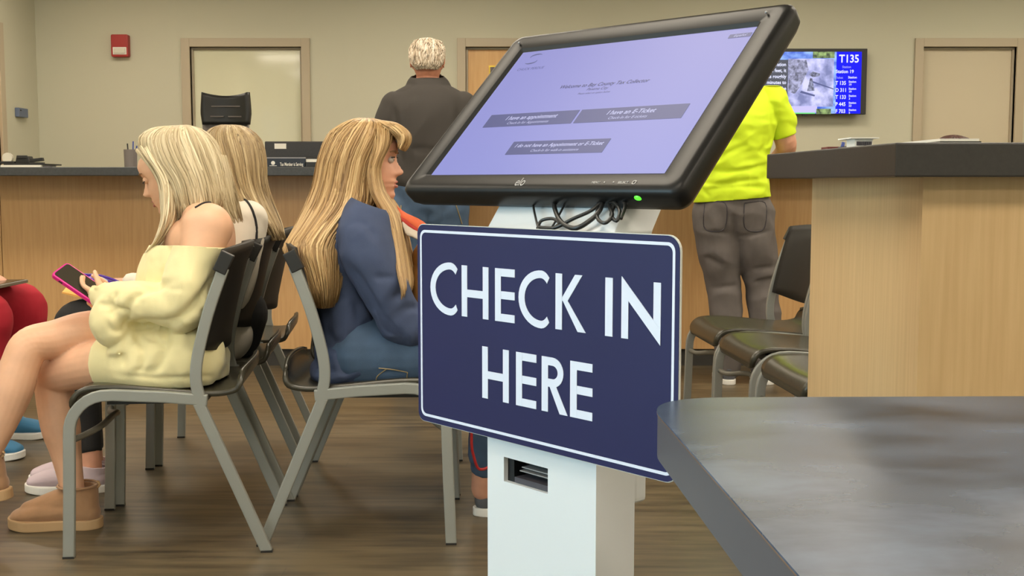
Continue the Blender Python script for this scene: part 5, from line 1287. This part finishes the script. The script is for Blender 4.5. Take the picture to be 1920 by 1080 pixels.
cloth('denim_shirt', shp, M['denim_shirt'], p, voxel=.0055, smooth=6, folds=fo3, nz=[((8, 8, 6), .0045), ((18, 16, 12), .002)], cuts=[(at(690, 376, Yc), V3(.35, 0, 1))], seed=21)
jn = cloth('jeans', [LL(legn[:7], .013), LL(legf[:6], .013), LL([(668, 668, Yc, (.19, .115)), (690, 655, Yc, (.18, .11))])], M['jeans'], p, voxel=.0055, folds=[([(700, 700), (760, 700)], 5, -.004)], nz=[((9, 9, 7), .003)], seed=4)
stp = [[(710, 690), (740, 693), (764, 698)], [(764, 698), (762, 712), (757, 722)], [(724, 692), (708, 705), (706, 716), (716, 724)]]
bpy.context.view_layer.update()
for s_ in stp: stitch(jn, s_, .0016, M['stitch'])
shoe('shoe', V3(at(889, 963, 3.54).x, 3.54, 0), (1, .05, 0), .26, p, 'sneaker', (M['shoe_grey'], M['white_rubber'], M['print']))
shoe('shoe', V3(at(935, 940, 3.66).x, 3.66, 0), (1, .05, 0), .26, p, 'sneaker', (M['shoe_grey'], M['white_rubber'], M['print']))
Yh = 3.50
R3_ = [rg((700, 222), (674, 221), .008, Yh), rg((726, 232), (652, 228), .055, Yh), rg((734, 258), (620, 252), .082, Yh), rg((716, 300), (602, 298), .096, Yh), rg((708, 345), (594, 345), .100, Yh), rg((706, 380), (578, 388), .115, Yh - .01), rg((684, 410), (556, 430), .14, Yh - .03), rg((660, 450), (538, 464), .15, Yh - .06), rg((654, 495), (560, 505), .14, Yh - .08), rg((648, 535), (580, 540), .13, Yh - .09), rg((636, 572), (594, 572), .10, Yh - .10)]
hair('hair', R3_, M['hair_honey'], p, 1900, r=.0024, seed=31, endj=.2, tonew=(.55, .40), clump=28, wave=.006)
R3b = [rg((742, 244), (690, 236), .07, Yh), rg((736, 275), (698, 280), .088, Yh), rg((718, 312), (694, 318), .094, Yh - .005), rg((722, 355), (700, 360), .104, Yh - .01), rg((750, 400), (724, 405), .14, Yh - .01), rg((762, 450), (738, 452), .165, Yh - .02), rg((771, 500), (750, 500), .20, Yh - .04), rg((776, 530), (762, 528), .245, Yh - .04), rg((772, 548), (763, 546), .24, Yh - .04)]
hair('hair_front_locks', R3b, M['hair_honey'], p, 460, r=.0022, bulk=False, seed=35, endj=.3, tonew=(.6, .3))
# bangs: puffy, curling forward over the brow
R3c = [rg((716, 226), (700, 226), .03, Yh), rg((745, 233), (722, 240), .05, Yh), rg((764, 248), (740, 252), .058, Yh), rg((768, 264), (748, 264), .058, Yh), rg((758, 284), (748, 279), .055, Yh)]
hair('bangs', R3c, M['hair_honey'], p, 320, r=.0022, bulk=True, seed=37, endj=.15, tonew=(.6, .3))
bg = thing('handbag', 'tan leather handbag with an orange scarf on the denim-clad lap', 'handbag', at(800, 500, Yc + .02))
put('bag_body', [limb([at(838, 590, Yc + .03), at(834, 550, Yc + .03), at(826, 500, Yc + .03), at(824, 488, Yc + .03)], [(.12, .11), (.12, .115), (.10, .10), (.08, .085)], n=24)], M['leather'], bg, smooth=True, world=True)
def scarf_(a0, a1): return [sheet([[at(742 + 10 * i + 3 * j, 386 + 6.5 * i + 8 * j * (1 - .04 * i) + 3 * math.sin(j * 1.4 + i), Yc - .02 - .012 * j + .01 * math.sin(i * 1.3 + j)) for i in range(7)] for j in range(a0, a1 + 1)], .006)]
sf = put('scarf', scarf_(0, 3), mat('orange_scarf_cloth', rgb(206, 96, 58), .85), bg, smooth=True, world=True)
put('scarf_stripe', scarf_(3, 4), mat('red_scarf_stripe', rgb(170, 50, 40), .85), sf, smooth=True, world=True)
put('scarf_border', scarf_(4, 7), mat('grey_scarf_border', rgb(190, 178, 164), .85), sf, smooth=True, world=True)
put('bag_handle', tube([at(800, 500, Yc - .06), at(800, 452, Yc - .07), at(850, 450, Yc - .07), at(860, 500, Yc - .06)], .007, 8, sub=6), M['leather'], bg, smooth=True, world=True)
put('hanging_strap', tube([at(893, 620, Yc - .2), at(888, 720, Yc - .2), at(884, 820, Yc - .17), at(888, 855, Yc - .15), at(900, 880, Yc - .13), at(925, 860, Yc - .12), at(935, 760, Yc - .17), at(925, 640, Yc - .2)], .0042, 8, sub=6), M['red_strap'], bg, smooth=True, world=True)

# ------------------------------------------------------------------ standing men (facing the counter)
def standing(p, cx, Y, hz, head_c, head_s, skin, neck, shoulder_w, chest, hip_w, legs, arms, hand_dirs, tilt=R(6)):
    f = V3(0, math.cos(tilt), -math.sin(tilt)); u = V3(0, math.sin(tilt), math.cos(tilt))
    H = head_frame(head_c, f, u, head_s)
    return f, u, H
SIDE = V3(1, 0, 0)
# old man
p = thing('person', 'white-haired man in a charcoal jacket and blue jeans standing at the back counter', 'person', (at(803, 300, 6.0).x, 5.98, 0)); p['skin_mat'] = 'skin_old'
Yc = 5.95; hc = at(802, 118, Yc + .03); hs_ = 1.0
f4 = V3(0, .97, -.22); u4 = V3(0, .2, .98); H4 = head_frame(hc, f4, u4, hs_)
def A(px, py, dy=0): return at(px, py, Yc + dy)
tor = ([A(803, 388), A(803, 350), A(803, 290), A(802, 225), A(802, 185, .01), A(802, 163, .02), A(802, 148, .03), A(802, 120, .04)], [(.165, .12), (.165, .13), (.17, .13), (.185, .12), (.19, .09), (.10, .07), (.06, .062), (.055, .06)])
an = [([A(738, 198), A(725, 240, .0), A(735, 300, .08), A(765, 318, .3), A(778, 310, .42)], [.055, .052, .048, .036, .028]), ([A(868, 198), A(881, 240, .0), A(872, 300, .08), A(842, 318, .3), A(828, 310, .42)], [.055, .052, .048, .036, .028])]
def legs_(xs, ztop, Yk):
    return [([V3(x0, Yk, ztop), V3(x0 + (x1 - x0) * .4, Yk, .72), V3((x0 + x1) / 2 + 0, Yk + .01, .48), V3(x1, Yk - .02, .3), V3(x1, Yk, .08)], [.095, .085, .062, .055, .042]) for x0, x1 in xs]
X4 = at(803, 300, Yc).x
lg4 = legs_([(X4 - .09, X4 - .12), (X4 + .09, X4 + .12)], .90, Yc)
hands = hand_pieces(A(778, 310, .43), V3(.3, 1, 0), V3(0, 0, -1), curl=.3, thumb=-1) + hand_pieces(A(828, 310, .43), V3(-.3, 1, 0), V3(0, 0, -1), curl=.3, thumb=1)
blob('body', [head_piece(hc, f4, u4, hs_, True), limb(*tor, side=XA)] + [limb(a, b, side=XA) for a, b in an] + [limb(a, b, side=XA) for a, b in lg4] + ears(H4, 1.12) + hands, M['skin_old'], p, voxel=.005, smooth=3)
face_parts(H4, 1.0, p)
def gr(t, g, k=None):
    a, b = t; b = [((x + g) if not isinstance(x, tuple) else (x[0] + g, x[1] + g)) for x in b]
    return (a[:k], b[:k]) if k else (a, b)
jk = cloth('jacket', [limb(*gr(([A(803, 330), A(803, 290), A(802, 225), A(802, 188, .01), A(802, 168, .02)], [(.195, .14), (.185, .14), (.205, .13), (.20, .105), (.11, .08)]), .008), side=XA), limb([A(802, 172, .02), A(802, 152, .03)], [(.075, .075), (.068, .07)], side=XA)] + [limb(*gr(t, .013, 4), side=XA) for t in an], M['jacket'], p, voxel=.007, folds=[([(740, 200), (745, 250), (755, 310)], 6, -.008), ([(862, 200), (858, 250), (850, 310)], 6, -.008), ([(770, 280), (830, 285)], 7, -.008)], nz=[((6, 6, 5), .005)], cuts=[(A(802, 142, .03), V3(0, -.25, 1))], seed=41)
put('collar', tube([A(802 + 27 * math.cos(R(a)), 153 - 3 * math.sin(R(a)) * -1, .03 + .07 * math.sin(R(a))) for a in range(0, 361, 24)], .012, 8), M['jacket'], p, smooth=True, world=True)
j4 = cloth('jeans', [limb(*gr(t, .022), side=XA) for t in lg4] + [limb([A(803, 400), A(803, 375), A(803, 345)], [(.185, .13), (.19, .14), (.185, .135)], side=XA)], M['jeans'], p, voxel=.007, folds=[([(803, 395), (803, 440)], 5, -.015)], nz=[((7, 7, 8), .006)], seed=43)
stitch(j4, [(752, 385), (752, 415), (765, 425)], .003, M['stitch']); stitch(j4, [(850, 370), (860, 400), (866, 420)], .003, M['stitch'])
for x in (X4 - .12, X4 + .12): shoe('shoe', V3(x, Yc - .07, 0), (0, 1, 0), .29, p, 'sneaker', (M['black'], M['white_rubber'], M['print']))
def rgx(c, w, d, Y): return (at(c[0], c[1], Y) + V3(0, d, 0), at(c[0], c[1], Y) - V3(0, d, 0), w)
hy = Yc + .03
HR = [(H4(.03, 0, .113), H4(-.03, 0, .115), .012), (H4(.04, 0, .103), H4(-.066, 0, .104), .05), (H4(.03, 0, .086), H4(-.094, 0, .082), .070), (H4(.0, 0, .05), H4(-.110, 0, .048), .081), (H4(-.03, 0, .01), H4(-.113, 0, .006), .079), (H4(-.045, 0, -.03), H4(-.102, 0, -.036), .066), (H4(-.055, 0, -.05), H4(-.085, 0, -.056), .045)]
hair('hair', HR, M['hair_white'], p, 900, r=.0032, seed=44, tonew=(.55, .35), jit=.007, wave=.004, clump=10, short=.22)
# man in the neon shirt
p = thing('person', 'man in a neon yellow T-shirt and grey jeans standing below the TV', 'person', (at(1375, 300, 6.0).x, 5.95, 0)); p['skin_mat'] = 'skin_pink'
Yc = 5.93; hc = at(1388, 103, Yc + .08); H5 = head_frame(hc, f4, u4, 1.0)
tor = ([A(1373, 395), A(1372, 350), A(1375, 290), A(1382, 225), A(1386, 185, .02), A(1388, 163, .03), A(1388, 145, .05), A(1388, 110, .08)], [(.17, .12), (.165, .12), (.165, .12), (.185, .12), (.185, .09), (.10, .07), (.058, .06), (.055, .06)])
an = [([A(1450, 192), A(1462, 232, .02), A(1474, 276, .06), A(1455, 300, .3), A(1440, 305, .42)], [.064, .058, .052, .042, .03]), ([A(1322, 192), A(1306, 240, .02), A(1300, 290, .06), A(1325, 305, .3), A(1340, 305, .42)], [.064, .056, .05, .04, .03])]
lg5 = [([A(1343, 400), A(1347, 460), A(1356, 530, .01), A(1362, 600, -.01), A(1364, 690, 0)], [.098, .09, .066, .06, .045]), ([A(1408, 400), A(1415, 460), A(1427, 525, .01), A(1434, 600, -.01), A(1436, 690, 0)], [.098, .09, .066, .06, .045])]
hands = hand_pieces(A(1440, 305, .43), V3(-.3, 1, 0), V3(0, 0, -1), curl=.3, thumb=1) + hand_pieces(A(1340, 305, .43), V3(.3, 1, 0), V3(0, 0, -1), curl=.3, thumb=-1)
blob('body', [head_piece(hc, f4, u4, 1.0, True), limb(*tor, side=XA)] + [limb(a, b, side=XA) for a, b in an + lg5] + ears(H5, 1.0) + hands, M['skin_pink'], p, voxel=.0055, smooth=3)
face_parts(H5, 1.0, p)
ts_ = [limb([A(1372, 366), A(1373, 340), A(1375, 290), A(1381, 230), A(1386, 190, .02), A(1388, 168, .03)], [(.193, .145), (.188, .14), (.178, .135), (.198, .135), (.195, .105), (.11, .08)], side=XA),
       limb([A(1446, 188), A(1458, 214, .02), A(1465, 228, .04)], [.080, .078, .076], side=XA, cap=2), limb([A(1324, 190), A(1310, 216, .02), A(1306, 230, .04)], [.080, .076, .074], side=XA, cap=2)]
cloth('t_shirt', ts_, M['hivis'], p, voxel=.0065, smooth=5, folds=[([(1305, 312), (1350, 322), (1400, 318), (1440, 306)], 4, -.012), ([(1303, 340), (1350, 345), (1400, 338), (1440, 335)], 4, -.010), ([(1310, 330), (1340, 300), (1400, 270)], 5, -.008), ([(1320, 356), (1380, 350), (1436, 352)], 3.5, -.008), ([(1420, 290), (1440, 265)], 5, -.008), ([(1445, 190), (1444, 250)], 5, -.010), ([(1330, 370), (1310, 350)], 4, -.008)], nz=[((6, 6, 9), .006), ((12, 10, 20), .003)],
      cuts=[(A(1388, 160, .03), V3(0, -.2, 1)), (A(1372, 374), V3(.08, 0, -1))], seed=51)
j5 = cloth('jeans', [limb(*gr(t, .020, 5), side=XA) for t in lg5] + [limb([A(1375, 410), A(1374, 390), A(1374, 372)], [(.185, .13), (.188, .135), (.178, .13)], side=XA)], M['jeans_grey'], p, voxel=.0065,
      folds=[([(1375, 400), (1378, 450)], 5, -.02), ([(1315, 432), (1370, 438)], 3, -.01), ([(1385, 445), (1445, 432)], 3, -.01), ([(1410, 505), (1452, 500)], 4, -.012), ([(1412, 530), (1455, 522)], 4, -.012), ([(1335, 540), (1385, 535)], 4, -.010), ([(1320, 480), (1360, 500)], 5, -.008)], nz=[((7, 7, 9), .006)], seed=53)
stitch(j5, [(1322, 380), (1360, 381), (1360, 425), (1340, 434), (1320, 425), (1322, 380)], .0028, M['print']); stitch(j5, [(1396, 381), (1434, 380), (1434, 425), (1416, 434), (1396, 425), (1396, 381)], .0028, M['print'])
for q in lg5: shoe('shoe', V3(q[0][-1].x, Yc - .07, 0), (0, 1, 0), .29, p, 'sneaker', (M['shoe_grey'], M['white_rubber'], M['sign_white']))
HR = [(H5(.03, 0, .112), H5(-.03, 0, .114), .012), (H5(.06, 0, .1), H5(-.065, 0, .102), .05), (H5(.07, 0, .085), H5(-.092, 0, .08), .072), (H5(.02, 0, .05), H5(-.108, 0, .048), .080), (H5(-.02, 0, .01), H5(-.108, 0, .006), .078), (H5(-.04, 0, -.04), H5(-.09, 0, -.046), .062)]
hair('hair', HR, M['hair_dark'], p, 260, r=.0045, seed=54, endj=.3, tonew=(.3, .3), jit=.003, clump=14)
# ------------------------------------------------------------------ person in red trousers at the left edge
SIDE = V3(0, -1, 0)
p = thing('person', 'person in dark red trousers and blue shoes at the left edge, tablet on the knees', 'person', (-2.2, 4.42, 0)); p['skin_mat'] = 'skin_pink'
Yc = 4.42; hc = V3(-2.33, Yc, 1.23); f6, u6 = V3(1, 0, -.2), V3(.2, 0, 1); H6 = head_frame(hc, f6, u6, .95)
tor6 = ([V3(-2.36, Yc, .56), V3(-2.37, Yc, .68), V3(-2.38, Yc, .85), V3(-2.38, Yc, .98), V3(-2.37, Yc, 1.04), V3(-2.36, Yc, 1.1), V3(-2.34, Yc, 1.2)], [(.17, .105), (.15, .11), (.16, .11), (.16, .09), (.09, .06), (.055, .055), (.05, .05)])
def leg6(y0, y1, ax): return ([V3(-2.3, y0, .56), V3(-2.1, y0, .56), V3(-1.955, y1, .545), V3(-1.925, y1, .50), V3(-1.96, y1, .3), V3(ax, y1, .09)], [.09, .085, .068, .064, .055, .036])
lg6 = [leg6(Yc - .1, Yc - .12, -2.02), leg6(Yc + .1, Yc + .2, -2.06)]
an6 = [([V3(-2.37, Yc + q * .19, .98), V3(-2.35, Yc + q * .22, .8), V3(-2.25, Yc + q * .2, .7), V3(-2.08, Yc + q * .1, .665)], [.055, .046, .042, .026]) for q in (-1, 1)]
blob('body', [head_piece(hc, f6, u6, .95), limb(*tor6)] + [limb(*a) for a in lg6 + an6] + hand_pieces(V3(-2.07, Yc - .1, .665), V3(1, .2, 0), V3(0, .3, -1), curl=.4, s=.9, thumb=-1) + hand_pieces(V3(-2.07, Yc + .1, .665), V3(1, -.2, 0), V3(0, -.3, -1), curl=.4, s=.9, thumb=1), M['skin_pink'], p, voxel=.006, smooth=3)
face_parts(H6, .95, p)
cloth('shirt', [limb(*gr(tor6, .014, 5))] + [limb(*gr(a, .014, 3)) for a in an6], M['black_cloth'], p, voxel=.008, nz=[((7, 7, 7), .005)])
cloth('trousers', [limb(*gr(a, .012, 5)) for a in lg6] + [limb([V3(-2.36, Yc, .56), V3(-2.3, Yc, .57)], [(.175, .11), (.17, .1)])], M['red_cloth'], p, voxel=.006, nz=[((8, 8, 8), .005)], seed=61)
HR = [(H6(.02, 0, .112), H6(-.03, 0, .114), .012), (H6(.06, 0, .1), H6(-.065, 0, .102), .05), (H6(.07, 0, .085), H6(-.092, 0, .08), .072), (H6(.02, 0, .05), H6(-.108, 0, .048), .082), (H6(-.02, 0, .01), H6(-.108, 0, .006), .078), (H6(-.04, 0, -.04), H6(-.09, 0, -.046), .06)]
hair('hair', HR, M['hair_dark'], p, 120, r=.0045, seed=64, endj=.3, tonew=(.3, .3), jit=.003)
shoe('shoe', V3(-2.075, 4.28, 0), (1, -.03, 0), .275, p, 'sneaker', (M['blue_shoe'], M['white_rubber'], M['sign_white']))
shoe('shoe', V3(-2.115, 4.64, 0), (1, -.03, 0), .275, p, 'sneaker', (M['blue_shoe'], M['white_rubber'], M['sign_white']), pitch=0)
tg = thing('tablet', 'grey tablet lying on the red-trousered knees at the left edge', 'tablet', (-1.99, Yc, .63))
put('tablet_case', xform(prism(rrect(-.1, .1, -.13, .13, .01), .0, .012), lambda q: V3(-1.98 + q.x, Yc + q.y, .632 + q.z)), M['tablet'], tg, world=True, bevel=.003)
put('tablet_screen', xform(prism(rrect(-.09, .09, -.12, .12, .006), .012, .013), lambda q: V3(-1.98 + q.x, Yc + q.y, .632 + q.z)), M['screen_off'], tg, world=True)
new_chair('grey-framed black chair under the person in red trousers at the left edge', -2.33, 4.42, 0, 'chairs at the left edge')
# ------------------------------------------------------------------ clerk behind the high counter
p = thing('person', 'dark-haired clerk behind the high counter, only the crown of the head showing', 'person', (at(1790, 300, 7.4).x, 7.4, 0)); p['skin_mat'] = 'skin_pink'
ct = at(1790, 249, 7.4); hc = V3(ct.x, 7.4, ct.z - .125); f7, u7 = V3(0, -1, -.15), V3(0, -.1, 1); H7 = head_frame(hc, f7, u7, .95)
xh = ct.x
tor7 = ([V3(xh, 7.45, .55), V3(xh, 7.45, .75), V3(xh, 7.44, .92), V3(xh, 7.43, 1.0), V3(xh, 7.42, 1.06), V3(xh, 7.41, 1.18)], [(.17, .11), (.15, .11), (.18, .1), (.12, .07), (.055, .055), (.05, .05)])
an7 = [([V3(xh + q * .18, 7.43, .96), V3(xh + q * .23, 7.38, .8), V3(xh + q * .15, 7.15, .79)], [.05, .045, .026]) for q in (-1, 1)]
lg7 = [([V3(xh + q * .1, 7.45, .53), V3(xh + q * .1, 7.05, .53), V3(xh + q * .1, 7.0, .3), V3(xh + q * .1, 7.05, .08)], [.085, .062, .055, .036]) for q in (-1, 1)]
blob('body', [head_piece(hc, f7, u7, .95), limb(*tor7, side=XA)] + [limb(*a, side=XA) for a in an7 + lg7] + hand_pieces(V3(xh - .15, 7.14, .79), V3(.2, -1, 0), V3(0, 0, -1), thumb=1, curl=.3, s=.9) + hand_pieces(V3(xh + .15, 7.14, .79), V3(-.2, -1, 0), V3(0, 0, -1), thumb=-1, curl=.3, s=.9), M['skin_pink'], p, voxel=.007, smooth=3)
cloth('shirt', [limb(*gr(tor7, .014, 4), side=XA)] + [limb(*gr(a, .014, 2), side=XA) for a in an7], M['jacket'], p, voxel=.009)
cloth('trousers', [limb(*gr(a, .012), side=XA) for a in lg7], M['black_cloth'], p, voxel=.009)
SIDE = V3(1, 0, 0)
HR = [(H7(.02, 0, .114), H7(-.03, 0, .116), .012), (H7(.06, 0, .1), H7(-.065, 0, .104), .06), (H7(.08, 0, .085), H7(-.095, 0, .08), .09), (H7(.04, 0, .05), H7(-.112, 0, .048), .105), (H7(-.0, 0, .0), H7(-.112, 0, .0), .11), (H7(-.02, 0, -.08), H7(-.1, 0, -.09), .1)]
hair('hair', HR, M['hair_dark'], p, 160, r=.005, seed=74, endj=.2, tonew=(.45, .3), jit=.004)
cs = thing('clerk_chair', 'office chair of the dark-haired clerk behind the counter', 'office chair', (xh, 7.5, 0))
put('seat', xform(prism(rrect(-.24, .24, -.22, .24, .08), .36, .44), lambda q: Vector((xh + q.x, 7.45 + q.y, q.z))), M['black'], cs, world=True, bevel=.02, seg=3)
put('backrest', [sheet([[V3(xh + v * .22, 7.66 - .03 * v * v, .5 + .5 * i / 6) for v in (-1, -.5, 0, .5, 1)] for i in range(7)], .03)], M['black'], cs, smooth=True, world=True)
put('gas_post', tube([(xh, 7.46, .08), (xh, 7.46, .37)], .025, 12), M['black'], cs, smooth=True, world=True)
put('star_base', [tube([(xh, 7.46, .08), (xh + .28 * math.cos(R(72 * q + 54)), 7.46 + .28 * math.sin(R(72 * q + 54)), .03)], .02, 8) for q in range(5)], M['black'], cs, smooth=True, world=True)
sc.view_settings.exposure = EXPO
